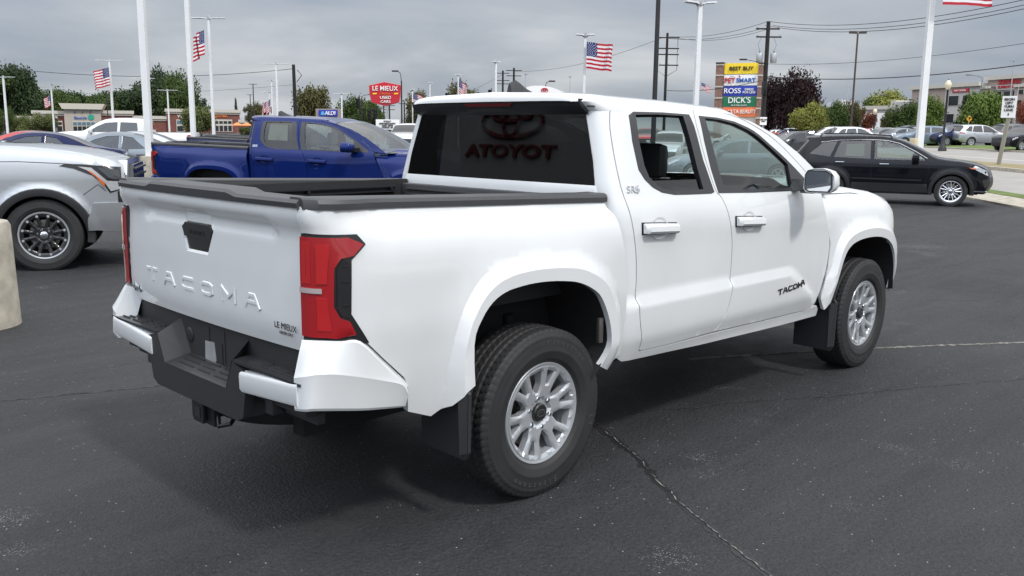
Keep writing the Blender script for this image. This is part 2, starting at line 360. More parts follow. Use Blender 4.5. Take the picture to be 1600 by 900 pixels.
def panel(name, outline, S, mats, parent, holes=(), sp=.03, lines=(), side=-1, thick=.025, inner=None, off=0.0, gap=0, esp=None, sharp=38):
    """a piece of the side surface S(s,z) -> x, half width, z; gets returns of depth `thick` at its edges, and a lining when inner is given"""
    if gap: outline = inset(outline, gap)
    vv, ff = cdt(outline, holes, sp, lines, esp)
    x, h, z = S(vv[:, 0], vv[:, 1]); P = np.c_[x, -h if side < 0 else h, z]
    t = P[ff]; n = np.cross(t[:, 1]-t[:, 0], t[:, 2]-t[:, 0]); fl = (n[:, 1].sum() > 0) if side < 0 else (n[:, 1].sum() < 0)
    if fl: ff = ff[:, ::-1]; n = -n
    vn = np.zeros_like(P)
    for k in range(3): np.add.at(vn, ff[:, k], n)
    vn /= (np.linalg.norm(vn, axis=1)[:, None] + 1e-12); P = P + vn*off
    V = [tuple(p) for p in P]; F = [tuple(f) for f in ff]; MI = [0]*len(F)
    if not isinstance(mats, (list, tuple)): mats = [mats]
    mats = list(mats)
    if thick:
        ec = {}
        for f in F:
            for a, b in ((f[0], f[1]), (f[1], f[2]), (f[2], f[0])): ec[(a, b)] = 1
        bd = [(a, b) for (a, b) in ec if (b, a) not in ec]; base = len(V)
        V += [tuple(p) for p in (P - vn*thick)]
        F += [(b, a, a+base, b+base) for a, b in bd]; MI += [0]*len(bd)
        if inner:
            mats.append(inner); F += [(f[0]+base, f[2]+base, f[1]+base) for f in ff]; MI += [1]*len(ff)
        used = np.zeros(len(V), bool)
        for f in F:
            for i in f: used[i] = True
        idx = np.cumsum(used)-1; V = [v for v, u in zip(V, used) if u]; F = [tuple(int(idx[i]) for i in f) for f in F]
    return mesh_obj(name, V, F, mats, parent, MI, True, sharp)
def loft(name, rows, mats, parent, ny=12, bx=0, bz=0, pw=2, seg=None, sharp=38, prof=None, centre=None):
    """surface between the right and left edge curves; rows = (x, z, half width[, bx, bz])"""
    V = []; F = []; MI = []
    for r in rows:
        x, z, yh = r[:3]; ax = r[3] if len(r) > 3 else bx; az = r[4] if len(r) > 4 else bz
        for j in range(-ny, ny+1):
            t = j/ny; k = 1-abs(t)**pw
            V.append((x+ax*(1-t*t), t*yh, z+az*k+(prof(t*yh, x) if prof else 0)))
    w_ = 2*ny+1
    for i in range(len(rows)-1):
        for j in range(w_-1):
            F.append((i*w_+j, (i+1)*w_+j, (i+1)*w_+j+1, i*w_+j+1)); MI.append(seg[i] if seg else 0)
    P = np.array(V); cen = P.mean(0) - np.array([0, 0, .5]) if centre is None else np.array(centre); f = np.array(F)
    n = np.cross(P[f[:, 2]]-P[f[:, 0]], P[f[:, 3]]-P[f[:, 1]])
    if ((P[f].mean(1)-cen)*n).sum() < 0: F = [q[::-1] for q in F]
    return mesh_obj(name, V, F, mats, parent, MI, True, sharp)
def flat_yz(xf):
    """surface map for panels lying across the car: s is y"""
    return lambda s, z: (xf(s, z), s, z)
def panel_yz(name, outline, xf, mats, parent, holes=(), sp=.04, lines=(), thick=.02, rear=True, esp=None, inner=None, sharp=38):
    vv, ff = cdt(outline, holes, sp, lines, esp); y, z = vv[:, 0], vv[:, 1]; P = np.c_[xf(y, z) + 0*y, y, z]
    t = P[ff]; n = np.cross(t[:, 1]-t[:, 0], t[:, 2]-t[:, 0])
    if (n[:, 0].sum() > 0) == rear: ff = ff[:, ::-1]
    V = [tuple(p) for p in P]; F = [tuple(f) for f in ff]; ec = {(a, b) for f in F for a, b in ((f[0], f[1]), (f[1], f[2]), (f[2], f[0]))}
    bd = [(a, b) for (a, b) in ec if (b, a) not in ec]; base = len(V); dx = thick if rear else -thick
    V += [(p[0]+dx, p[1], p[2]) for p in P]; F += [(b, a, a+base, b+base) for a, b in bd]; MI = [0]*len(F); mats = list(mats) if isinstance(mats, (list, tuple)) else [mats]
    F += [(f[0]+base, f[2]+base, f[1]+base) for f in ff]; MI += [len(mats) if inner else 0]*len(ff)
    if inner: mats.append(inner)
    return mesh_obj(name, V, F, mats, parent, MI, True, sharp)

# ------------------------------------------------------------------ wheels (axle along y, outer face towards -y)
def tyre_mesh(r, ri, hw, seg, tread, name='tire'):
    q = hw/.125; H_ = r-ri
    prof = [(-.080*q, ri-.012), (-.094*q, ri-.002), (-.104*q, ri+.012), (-.112*q, ri+.022), (-.1145*q, ri+.023), (-.1185*q, ri+.032), (-hw, ri+H_*.34), (-hw*1.012, ri+H_*.36), (-hw*1.014, ri+H_*.40), (-hw*1.004, ri+H_*.42), (-hw*1.006, ri+H_*.54), (-hw*.99, ri+H_*.66), (-hw*.978, ri+H_*.70), (-hw*.982, ri+H_*.715), (-hw*.968, ri+H_*.78), (-hw*.94, r-.033), (-hw*.91, r-.021), (-hw*.87, r-.0115)]
    na = len(prof); n_t = 37 if tread else 7
    for i in range(n_t):
        u = -1 + 2*i/(n_t-1); prof.append((u*hw*.83, r-.003-.005*u*u))
    full = prof + [(-a, b) for a, b in prof[:na][::-1]]; K = len(full); v = []; f = []
    gro = {7, 8, 14, 22, 28, 29}
    for i in range(seg):
        a = 2*PI*i/seg
        for k, (y, rr) in enumerate(full):
            d = rr
            if tread and na-3 <= k < K-na+3:
                ti = k-na
                if 0 <= ti < n_t:
                    if ti in gro: d -= .008
                    else:
                        rib = sum(1 for g_ in gro if g_ < ti); ph = (ti*(1 if rib % 2 else -1)*(.55 if 8 < ti < 28 else .3)+rib*2.4)
                        t_ = (i+ph) % 5
                        if t_ < 1: d -= .006 if rib in (0, 6) else .0045
                elif (i+(0 if k < K/2 else 2)) % 5 == 0: d -= .0045
            v.append((d*math.cos(a), y, d*math.sin(a)))
    for i in range(seg):
        j = (i+1) % seg
        for k in range(K-1): f.append((i*K+k, i*K+k+1, j*K+k+1, j*K+k))
    return v, f
def wheel(parent, loc, side, style, r=.396, hw=.122, ri=.226, seg=340, hz=.385, tread=True, det=True, cache={}):
    key = (style, r, hw, ri, seg, det)
    if key in cache:
        o = copy_tree(cache[key], parent); o.location = loc; o.rotation_euler = (0, 0, PI if side > 0 else 0); return o
    # rim face: cut from a disc
    rim = None; esp = .012 if det else .03; holes = []; mats = [ALLOY]; R0 = ri*.955
    def pol(a, q): return (q*math.cos(a), q*math.sin(a))
    if style == 'six':      # six forked spokes
        for k in range(6):
            a = R(60*k+12)
            holes.append([pol(a-R(2.6), R0*.62), pol(a-R(7.0), R0*.92), pol(a+R(7.0), R0*.92), pol(a+R(2.6), R0*.62)])
            b = a+R(30)
            holes.append([pol(b-R(4), R0*.44), pol(b-R(12.5), R0*.62), pol(b-R(11.5), R0*.93), pol(b+R(11.5), R0*.93), pol(b+R(12.5), R0*.62), pol(b+R(4), R0*.44)])
    elif style == 'dark':   # black wheel with machined outer lip
        for k in range(6):
            a = R(60*k); b = a+R(30)
            holes.append([pol(a-R(4), R0*.40), pol(a-R(8), R0*.84), pol(a+R(8), R0*.84), pol(a+R(4), R0*.40)])
            holes.append([pol(b-R(7), R0*.46), pol(b-R(11), R0*.84), pol(b+R(11), R0*.84), pol(b+R(7), R0*.46)])
        mats = [BADGE]
    elif style == 'multi':
        for k in range(5):
            a = R(72*k+10)
            holes.append([pol(a-R(2.5), R0*.45), pol(a-R(7), R0*.94), pol(a+R(7), R0*.94), pol(a+R(2.5), R0*.45)])
            for q in (-1, 1):
                b = a+R(q*24); holes.append([pol(b-R(5), R0*.36), pol(b-R(10), R0*.94), pol(b+R(10), R0*.94), pol(b+R(5), R0*.36)])
        mats = [CHROME]
    else:
        for k in range(5):
            a = R(72*k+18); holes.append([pol(a-R(14), R0*.36), pol(a-R(25), R0*.9), pol(a+R(25), R0*.9), pol(a+R(14), R0*.36)])
    n = 72 if det else 30; disc = [pol(2*PI*i/n, R0) for i in range(n)]
    vv, ff = cdt(disc, holes, .013 if det else .07, (), esp)
    rad = np.hypot(vv[:, 0], vv[:, 1]); face = -hw*.66 - .022*np.clip(rad/R0, 0, 1)**1.3 + .0
    face = np.where(rad < R0*.30, -hw*.62+.0, face)
    if det:
        de = np.full(len(vv), 9.0)
        for h_ in holes: de = np.minimum(de, dpoly(vv, list(h_)+[h_[0]]))
        face = face + .007*np.clip(1-de/.006, 0, 1)
    P = np.c_[vv[:, 0], face, vv[:, 1]]; V = [tuple(p) for p in P]
    t = P[ff]; nn = np.cross(t[:, 1]-t[:, 0], t[:, 2]-t[:, 0])
    if nn[:, 1].sum() > 0: ff = ff[:, ::-1]
    F = [tuple(q) for q in ff]; ec = {(a, b) for q in F for a, b in ((q[0], q[1]), (q[1], q[2]), (q[2], q[0]))}
    bd = [(a, b) for (a, b) in ec if (b, a) not in ec]; base = len(V); V += [(p[0]*.985, p[1]+.034, p[2]*.985) for p in P]; F += [(b, a, a+base, b+base) for a, b in bd]
    mb = MB(); mb.add(V, F)
    mb.lathe([(R0-.004, -hw*.70), (R0-.002, -hw*.80), (ri-.004, -hw*.83), (ri+.006, -hw*.85), (ri+.0105, -hw*.80), (ri+.008, -hw*.72)], 64 if det else 30, 1 if style == 'dark' else 0, 'y')
    mb.lathe([(R0, -hw*.72), (R0*.93, -hw*.2), (R0*.90, hw*.8)], 48 if det else 24, len(mats) if style == 'dark' else 0, 'y')
    if style == 'dark':
        mats = [BADGE, ALLOY, DARKM]
        for k in range(12):
            a = 2*PI*(k+.5)/12; mb.tube([(R0*.90*math.cos(a), -hw*.84, R0*.90*math.sin(a)), (R0*.90*math.cos(a), -hw*.70, R0*.90*math.sin(a))], .016, 6, 1)
    rim = mb.build('wheel', mats, parent, sharp=30); rim.location = loc
    v, f = tyre_mesh(r, ri, hw, seg, tread)
    v = [(x, y, max(z, -hz)) for x, y, z in v]
    tire = mesh_obj('tire', v, f, RUB, rim, None, True, 50)
    if style == 'six':
        for word, c0, dr in (('Firestone', R(62), -1), ('Firestone', R(-105), -1), ('LT', R(-20), -1)):
            for i, ch in enumerate(word):
                a = c0+dr*(i-len(word)/2)*R(6.0); rr = ri+(r-ri)*.60; er = Vector((math.cos(a), 0, math.sin(a))); et = Vector((math.sin(a), 0, -math.cos(a)))
                text(ch, .038, RUBL, 'tire_lettering', tire, frame((er.x*rr, -hw*1.006, er.z*rr), et, er), .0012, 1.05, .0006)
    cap = MB().lathe([(.0001, -hw*.76), (.036, -hw*.76), (.042, -hw*.72), (.046, -hw*.56)], 28, 0, 'y')
    cm = BADGE if style in ('six',) else CHROME
    if det:
        cp = cap.build('center_cap', cm, rim)
        em = MB()                                            # three-ellipse emblem on the cap
        for (ex, ez, cz) in ((.024, .0165, 0), (.007, .0145, -.001), (.016, .006, .006)):
            for k in range(28):
                a0, a1 = 2*PI*k/28, 2*PI*(k+1)/28
                q = [(ex*math.cos(a)*s_, -hw*.76-.0012, cz+ez*math.sin(a)*s_) for s_ in (.90, 1.06) for a in (a0, a1)]
                em.add(q, [(0, 1, 3, 2)])
        em.build('emblem', CHROME if style == 'six' else BADGE, rim, False)
        for k in range(6):
            a = R(60*k+42); c = (.071*math.cos(a), 0, .071*math.sin(a))
            MB().lathe([(.0001, -hw*.74), (.009, -hw*.74), (.0125, -hw*.70), (.0135, -hw*.52)], 6 if style == 'six' else 8, 0, 'y', c).build('lug_nut', CHROME, rim, sharp=30)
        MB().lathe([(.07, -.01), (.165, -.012), (.168, .0), (.165, .012), (.07, .012)], 40, 0, 'y').build('brake_disc', IRON, rim)
        MB().box(-.11, -.035, .09, .03, .03, .175, 0, .012).build('brake_caliper', IRON, rim)
    MB().lathe([(.0001, hw*.3), (R0*.9, hw*.3)], 24, 0, 'y').build('backing_plate', SHADE, rim)
    cache[key] = rim; rim.rotation_euler = (0, 0, PI if side > 0 else 0)
    return rim
def seat(parent, x, y, z, m, w_=.5, name='seat', head=True, fwd=1):
    mb = MB(); mb.box(x-.25, y-w_/2, z, x+.28, y+w_/2, z+.16, 0, .05)
    bm = bmesh.new(); bmesh.ops.create_cube(bm, size=1)
    for v in bm.verts:
        t = v.co.z+.5; v.co = Vector((x-.25-.12*t+v.co.x*(.16-.05*t), y+v.co.y*w_*(1-.18*t), z+.12+t*.56))
    bmesh.ops.bevel(bm, geom=bm.edges[:], offset=.045, segments=3, affect='EDGES'); bm.verts.index_update(); mb.add([v.co[:] for v in bm.verts], [[v.index for v in f.verts] for f in bm.faces]); bm.free()
    o = mb.build(name, m, parent)
    if head:
        h = MB(); h.box(x-.43, y-.13, z+.70, x-.33, y+.13, z+.90, 0, .045); h.tube([(x-.37, y-.05, z+.6), (x-.375, y-.05, z+.75)], .007, 6); h.tube([(x-.37, y+.05, z+.6), (x-.375, y+.05, z+.75)], .007, 6)
        h.build('headrest', m, o)
    return o
def cabin(parent, x0, x1, z, zt, yw, m, wheel_y=.36, sx_=.72, sz_=.05):
    """dark floor tub, dashboard, steering wheel and seats"""
    MB().box(x0, -yw, z-.3, x1+.35, yw, z+.0, 0, .02).build('cabin_floor', CABIN, parent)
    MB().box(x1-.05, -yw+.02, z, x1+.5, yw-.02, zt, 0, .08).build('dashboard', CABIN, parent)
    mb = MB(); c = Vector((x1-.18, wheel_y, zt-.02)); pts = []
    for k in range(25):
        a = 2*PI*k/24; pts.append(c+Vector((.07*math.sin(a), .185*math.cos(a), .17*math.sin(a))))
    mb.tube(pts, .016, 8); mb.box(c.x-.02, c.y-.17, c.z-.02, c.x+.02, c.y+.17, c.z+.02, 0, .01); mb.box(c.x-.03, c.y-.07, c.z-.07, c.x+.02, c.y+.07, c.z+.06, 0, .02); mb.tube([c, c+Vector((.25, 0, -.1))], .03, 8)
    mb.build('steering_wheel', CABIN, parent)
    for y in (-.37, .37): seat(parent, x1-sx_, y, z+sz_, m)
    seat(parent, x0+.55, 0, z+.05, m, 1.25, 'rear_seat', False)
    for y in (-.42, .0, .42):
        MB().box(x0+.16, y-.14, z+.56, x0+.28, y+.14, z+.80, 0, .05).build('headrest', m, parent)

GLY = {'T': (([(0,1),(1,1)],), ([(.5,1),(.5,0)],)), 'A': (([(0,0),(.30,1),(.70,1),(1,0)],), ([(.2,.36),(.8,.36)],)), 'C': (([(1,1),(.22,1),(0,.8),(0,.2),(.22,0),(1,0)],),), 'O': (([(.22,1),(.78,1),(1,.8),(1,.2),(.78,0),(.22,0),(0,.2),(0,.8),(.22,1)],),), 'M': (([(0,0),(0,1),(.5,.3),(1,1),(1,0)],),)}
def glyph(ch, wd, ht, st, ex, m, parent, Mx, name='lettering', cap=None):
    """block letter made of mitred strokes with chamfered sides"""
    v = []; f = []; n0 = 0; dz = 0
    for path in GLY[ch]:
        P = [np.array([(a-.5)*(wd-st), (b-.5)*(ht-st)]) for a, b in path[0]]; closed = np.allclose(P[0], P[-1]); n = len(P); L = []
        for i in range(n):
            d0 = P[i]-P[i-1] if i else (P[0]-P[-2] if closed else P[1]-P[0]); d1 = P[i+1]-P[i] if i < n-1 else (P[1]-P[0] if closed else P[-1]-P[-2])
            d0 = d0/np.hypot(*d0); d1 = d1/np.hypot(*d1); t = d0+d1; t /= np.hypot(*t)+1e-9; nn = np.array([-t[1], t[0]]); k = 1/max(.5, nn @ np.array([-d0[1], d0[0]]))
            e = np.zeros(2)
            if not closed and i == 0: e = -d1*st*.5
            if not closed and i == n-1: e = d0*st*.5
            L.append((P[i]+e, nn*k))
        for i, (c, nn) in enumerate(L):
            for (o, z) in ((st/2, 0), (st*.30, ex+dz), (-st*.30, ex+dz), (-st/2, 0)): q = c+nn*o; v.append((q[0], q[1], z))
        for i in range(n-1): f += [(n0+4*i+j, n0+4*i+j+1, n0+4*i+j+5, n0+4*i+j+4) for j in range(3)]
        if not closed: f += [(n0, n0+1, n0+2, n0+3), tuple(n0+4*(n-1)+j for j in (3, 2, 1, 0))]
        n0 += 4*n; dz += ex*.12
    v = [tuple(Mx @ Vector(q)) for q in v]; mb = MB(); mb.add(v, f); return mb.build(name, m, parent, True, sharp=15, fix=True)
# ------------------------------------------------------------------ the mid-size four-door pickup
DOOR_R = smooth([(.707,.559),(.700,.62),(.668,.727),(.651,.85),(.655,.917),(.647,1.046),(.618,1.2),(.593,1.357),(.577,1.509),(.575,1.661),(.590,1.737)], 3) + [(.612, 1.768), (.66, 1.785)]
CUT_B = smooth([(1.362,1.775),(1.345,1.685),(1.362,1.497),(1.403,1.335),(1.443,1.296),(1.491,1.183),(1.528,1.037),(1.527,.856),(1.512,.752),(1.475,.64)], 3) + [(1.43, .575), (1.39, .548)]
TOP_D = smooth([(.66,1.785),(.925,1.787),(1.361,1.777),(1.733,1.748),(1.964,1.69),(2.199,1.59),(2.447,1.425),(2.60,1.30)], 3)
CUT_F = smooth([(2.60,1.30),(2.62,1.2),(2.68,1.08),(2.735,.939),(2.715,.776),(2.655,.60)], 3) + [(2.62, .555), (2.55, .528)]
def zt_edge(x): return float(np.interp(x, [.4,.64,1.16,1.72,1.95], [1.787,1.785,1.774,1.751,1.712]))
WIN_R = [(.735,1.725),(.786,1.743),(1.05,1.745),(1.300,1.739),(1.318,1.68),(1.335,1.50),(1.385,1.325),(1.35,1.318),(1.15,1.322),(1.006,1.326),(.90,1.342),(.83,1.37),(.775,1.41),(.735,1.46),(.722,1.6)]
GLS_R = [(.800,1.728),(1.0,1.733),(1.235,1.730),(1.250,1.6),(1.262,1.45),(1.283,1.345),(1.15,1.342),(1.02,1.346),(.93,1.358),(.87,1.38),(.815,1.42),(.79,1.48),(.782,1.6)]
WIN_F = [(1.392,1.734),(1.58,1.727)] + smooth([(1.754,1.708),(1.947,1.658),(2.098,1.578),(2.254,1.49),(2.43,1.372),(2.52,1.305)], 3)[:-1] + [(2.52,1.292),(2.2,1.298),(1.8,1.305),(1.425,1.318),(1.395,1.45),(1.385,1.6)]
GLS_F = [(1.447,1.722),(1.60,1.714)] + smooth([(1.754,1.694),(1.93,1.645),(2.08,1.567),(2.23,1.478),(2.262,1.455)], 3) + [(2.262,1.315),(2.0,1.318),(1.505,1.332),(1.475,1.42),(1.455,1.6)]
def S_bare(s, z): return S_cab(s, z)

def build_pickup(P, detail=True):
    t = thing('pickup_truck', 'white four-door pickup truck filling the middle of the photo, seen from behind', 'pickup truck')
    for sd in (-1, 1):
        # bed side with flare and the corner that carries the tail lamp
        low = [(-.545,.60)] if False else []
        outl = [(.578,.56),(.574,.70),(.575,.80),(.568,.90),(.552,1.05),(.532,1.15),(.515,1.27),(.50,float(rail_z(.5))-.022),(-1.1,float(rail_z(-1.1))-.018),(-1.205,1.372),(-1.222,1.33),(-1.222,.886),(-.976,.878),(-.90,.805),(-.784,.70),(-.765,.66),(-.751,.552),(-.632,.505),(-.560,.545),(-.522,.60)] + [q for q in ARCH_R if q[1] > .56] + [(.36,.545),(.43,.512),(.50,.53)]
        cre = [q for q in OUT_R if q[1] > .60 and q[0] < .50]
        mid = []
        for q in np.linspace(0, 1, 40):
            i = int(q*(len(ARCH_R)-1)); j = int(q*(len(OUT_R)-1)); m = ((ARCH_R[i][0]+OUT_R[j][0])/2, (ARCH_R[i][1]+OUT_R[j][1])/2)
            if m[1] > .60: mid.append(m)
        panel('bed_side', outl, S_bed, P, t, (), .028, (cre, mid), sd, .03, SHADE, esp=.02, sharp=24)
        # tail lamp
        TLo = [(-1.20,1.278),(-1.0,1.272),(-.966,1.235),(-1.026,1.183),(-1.031,.985),(-.963,.872),(-1.05,.872),(-1.222,.880),(-1.224,1.1),(-1.222,1.275)]
        tl = panel('taillight', TLo, S_bed, BADGE, t, (), .03, (), sd, .02, off=.004)
        TLr = [(-1.215,1.265),(-1.041,1.263),(-.982,1.236),(-1.022,1.197),(-1.066,1.190),(-1.088,1.155),(-1.092,1.018),(-1.072,.975),(-1.04,.961),(-1.018,.915),(-1.089,.905),(-1.214,.905)]
        panel('red_lens', TLr, S_bed, RED, tl, (), .03, ([(-1.16,.92),(-1.16,1.25)],), sd, .012, off=.016)
        panel('lens_bar', [(-1.205,1.25),(-1.165,1.25),(-1.165,1.10),(-1.205,1.10)], S_bed, REDB, tl, (), .03, (), sd, .004, off=.0175)
        panel('lens_bar', [(-1.150,1.24),(-1.10,1.24),(-1.112,1.10),(-1.150,1.10)], S_bed, REDB, tl, (), .03, (), sd, .004, off=.020)
        panel('lens_bar', [(-1.150,1.05),(-1.112,1.05),(-1.10,.93),(-1.150,.93)], S_bed, REDB, tl, (), .03, (), sd, .004, off=.0185)
        panel('reverse_lamp', [(-1.214,1.084),(-1.128,1.084),(-1.128,1.066),(-1.214,1.066)], S_bed, CLEAR, tl, (), .03, (), sd, .004, off=.021)
        panel('side_marker', [(-1.066,1.178),(-1.036,1.178),(-1.038,.975),(-1.062,.975),(-1.082,1.01),(-1.080,1.155)], S_bed, DARKM, tl, (), .03, (), sd, .006, off=.010)
        for k in range(6): panel('marker_rib', [(-1.062,1.165-.028*k-(.03 if k > 2 else 0)),(-1.040,1.165-.028*k-(.03 if k > 2 else 0)),(-1.040,1.16-.028*k-(.03 if k > 2 else 0)),(-1.062,1.16-.028*k-(.03 if k > 2 else 0))], S_bed, BADGE, tl, (), .03, (), sd, .003, off=.013) if k % 2 == 0 else None
        # rail cap
        mb = MB(); sec = [(.010,-.030),(.012,-.008),(.004,.006),(-.010,.012),(None,.012),(None,.004),(None,-.03)]; ss = np.linspace(-1.19, .515, 30); v = []; f = []
        zz_ = rail_z(PB.at(ss)[0]); bx_, bh_, _ = S_bed(ss, zz_-.024); xs = ss
        for x, h_, z_, s_ in zip(bx_, bh_, zz_, ss):
            for k_, (o_, dz) in enumerate(sec): v.append((x, sd*(h_+o_ if o_ is not None else (.715, .702, .700)[k_-4]), z_+dz))
        n = len(sec)
        for i in range(len(xs)-1):
            for j in range(n-1): q = (i*n+j, i*n+j+1, (i+1)*n+j+1, (i+1)*n+j); f.append(q if sd > 0 else q[::-1])
        f.append(tuple(range(n))); f.append(tuple((len(xs)-1)*n+k for k in range(n))[::-1]); mb.add(v, f); mb.build('bed_rail', RAILM, t, sharp=30)
        # cab side: rear corner, roof rail, A pillar, rocker
        top = [(x, zt_edge(x)+ (0)) for x in (.46,.64,.9,1.16,1.45,1.72,1.95)] + [(2.2,1.632),(2.43,1.52),(2.62,1.40),(2.79,1.285)]
        rearz = [(.455,zt_edge(.5)),(.452,1.6),(.452,1.40),(.452,1.30),(.452,1.0),(.46,.60)]
        outl = [(.60,.515),(1.3,.487),(2.2,.465),(2.69,.456),(2.695,.50),(2.655,.532),(2.49,.519),(1.455,.538),(.96,.542),(.727,.549)] + [(x-.003, z) for x, z in DOOR_R] + [(x, z+.003) for x, z in TOP_D[1:]] + [(2.79,1.285)] + top[::-1][1:] + rearz
        panel('cab_side', outl, S_cab, P, t, (), .03, ([(.60,.532),(1.3,.508),(2.2,.488),(2.66,.478)],), sd, .035, CABIN, esp=.02, sharp=45)
        MB().box(.62, sd*.62, .54, 2.7, sd*.862, .60).build('sill', SHADE, t)
        sh = [[(.64,.838),(2.25,.833),(2.64,.606)], [(.66,.795),(2.18,.79),(2.51,.588)]]
        dr = DOOR_R + TOP_D[1:7] + CUT_B[0:1]; tops = [q for q in TOP_D if q[0] < 1.34]
        rdo = [(.73,.552)] + DOOR_R + tops[1:] + CUT_B + [(.96,.545)]
        rd = panel('rear_door', rdo, S_cab, P, t, (WIN_R,), .03, ([(.672,.838),(1.50,.836)], [(.682,.795),(1.49,.793)]), sd, .04, CABIN, gap=.003, esp=.018, sharp=45)
        tops = [q for q in TOP_D if q[0] > 1.38]
        fdo = CUT_B[::-1] + tops + CUT_F[1:] + [(2.49,.522)]
        fd = panel('front_door', fdo, S_cab, P, t, (WIN_F,), .03, ([(1.54,.836),(2.25,.833),(2.60,.63)], [(1.53,.793),(2.18,.79),(2.49,.60)]), sd, .04, CABIN, gap=.003, esp=.018, sharp=45)
        panel('window_trim', WIN_R, S_cab, TRIM, rd, (GLS_R,), .03, (), sd, .03, CABIN, off=.002, esp=.02)
        panel('window_trim', WIN_F, S_cab, TRIM, fd, (GLS_F,), .03, (), sd, .03, CABIN, off=.002, esp=.02)
        if sd < 0:   # the rear window on this side is wound almost all the way down
            panel('window_glass', [(.83,1.405),(1.27,1.40),(1.283,1.345),(1.15,1.342),(1.02,1.346),(.93,1.358),(.87,1.38)], S_cab, GL_DARK, rd, (), .05, (), sd, 0, off=-.012)
        else: panel('window_glass', GLS_R, S_cab, GL, rd, (), .05, (), sd, 0, off=-.012)
        panel('window_glass', GLS_F, S_cab, GL, fd, (), .05, (), sd, 0, off=-.010)
        # door handles with their finger cups
        for (dm, x0, z0) in ((rd, .690, 1.176), (fd, 1.556, 1.157)):
            mb = MB(); zs = z0
            def hp(x, z, o): q = S_cab(np.array([x]), np.array([z])); return (float(q[0][0]), sd*float(q[1][0]+o), z)
            sec = [(-.026,.004),(-.024,.030),(-.012,.040),(.012,.038),(.024,.024),(.026,.004)]; v = []; f = []
            st = [(0,.55),(.012,1),(.26,1),(.285,.55)]
            for (dx, k) in st:
                for (dz, o) in sec: v.append(hp(x0+dx, zs-.05*dx+dz*(.8+.2*k), .006+o*k))
            n = len(sec)
            for i in range(len(st)-1):
                for j in range(n-1): f.append((i*n+j, i*n+j+1, (i+1)*n+j+1, (i+1)*n+j))
            f += [tuple(range(n)), tuple((len(st)-1)*n+k for k in range(n))]; mb.add(v, f); mb.build('door_handle', P, dm, fix=True, sharp=30)
            sh_ = MB(); pts = [hp(x0-.006+dx, zs-.05*dx+dz, .0025) for dx, dz in ((0,-.030),(.296,-.030),(.296,.029),(0,.031))]; sh_.add(pts, [(0,1,2,3)]); sh_.build('handle_gap', SHADE, dm)
            cup = []; mb = MB(); cx_, cz_ = x0+.14, zs-.007                   # dished cup behind the handle
            for i in range(9):
                for k in range(24):
                    a = 2*PI*k/24; r_ = i/8; o = -.012*(1-r_**2)+.003
                    mb.v.append(hp(cx_+.078*r_*math.cos(a), cz_+.056*r_*math.sin(a), o+.002))
            mb.f = [(i*24+k, i*24+(k+1) % 24, (i+1)*24+(k+1) % 24, (i+1)*24+k) for i in range(8) for k in range(24)]; mb.m = [0]*len(mb.f); mb.build('handle_cup', P, dm, fix=True)
        # front fender
        fo = [(2.702,.50),(2.664,.58),(2.668,.61),(2.722,.776),(2.742,.939),(2.688,1.08),(2.628,1.2),(2.607,1.29),(2.65,1.295),(2.90,1.282),(3.2,1.272),(3.45,1.238),(3.6,1.222),(3.75,1.195),(3.9,1.155),(4.05,1.11),(4.25,1.08),(4.28,1.0),(4.25,.80),(4.20,.60),(3.98,.50),(3.80,.50)] + [q for q in ARCH_F[::-1] if q[1] > .505]
        cre = [q for q in OUT_F if q[1] > .53 and q[0] > 2.76 and q[0] < 3.86]; mid = [((a[0]+b[0])/2, (a[1]+b[1])/2) for a, b in zip(ARCH_F, OUT_F) if (a[1]+b[1])/2 > .56 and (a[0]+b[0])/2 > 2.77]
        panel('front_fender', fo, S_fen, P, t, (), .035, (cre, mid), sd, .03, SHADE, esp=.022, sharp=24)
        hl = panel('headlight', [(3.95,1.14),(4.02,1.125),(4.22,1.075),(4.24,.96),(4.10,.95),(4.0,1.02)], S_fen, BADGE, t, (), .03, (), sd, .01, off=.006)
        panel('headlight_lens', [(4.0,1.11),(4.2,1.06),(4.22,.98),(4.10,.97),(4.02,1.03)], S_fen, LAMP, hl, (), .03, (), sd, .008, off=.016)
        # wheel housings, mud flaps
        for A, x0 in ((ARCH_R, 0), (ARCH_F, 3.25)):
            v = []; f = []; n = len(A)
            for (x, z) in A: v += [(x, sd*.925, z), (x, sd*.55, z)]
            f = [(2*i, 2*i+1, 2*i+3, 2*i+2) for i in range(n-1)]
            v += [(x, sd*.55, z) for x, z in A] + [(x0, sd*.55, .5)]; f += [(2*n+i, 2*n+i+1, 3*n) for i in range(n-1)]
            mesh_obj('wheel_housing', v, f, SHADE, t, None, False)
        for (x, z0, z1, y0, y1) in ((-.505,.312,.612,.66,.952), (2.80,.215,.56,.66,.945)):
            mb = MB(); poly = [(sd*y0, z0), (sd*(y1-.02), z0-.004), (sd*y1, z0+.03), (sd*(y1+.004), z1-.02), (sd*(y1-.015), z1), (sd*y0, z1-.03)]
            mb.prism(poly, x-.012, x+.006); mb.add([(x-.03, sd*(y1-.03), z0+.02), (x-.015, sd*y1, z0+.03), (x-.015, sd*(y1+.004), z1-.02), (x-.04, sd*(y1-.03), z1-.02)], [(0,1,2,3)]); mb.build('mud_flap', PLAST, t, False)
        # wheels
        wheel(t, (0, sd*.786, .385), sd, 'six'); wheel(t, (3.35, sd*.786, .385), sd, 'six')
        # door mirror
        mb = MB(); v = []; f = []; ring = [(.968,1.322),(.972,1.405),(.990,1.432),(1.03,1.442),(1.09,1.444),(1.135,1.430),(1.160,1.400),(1.165,1.345),(1.150,1.312),(1.115,1.296),(1.03,1.296),(.985,1.300)]; cy_, cz_ = 1.066, 1.368
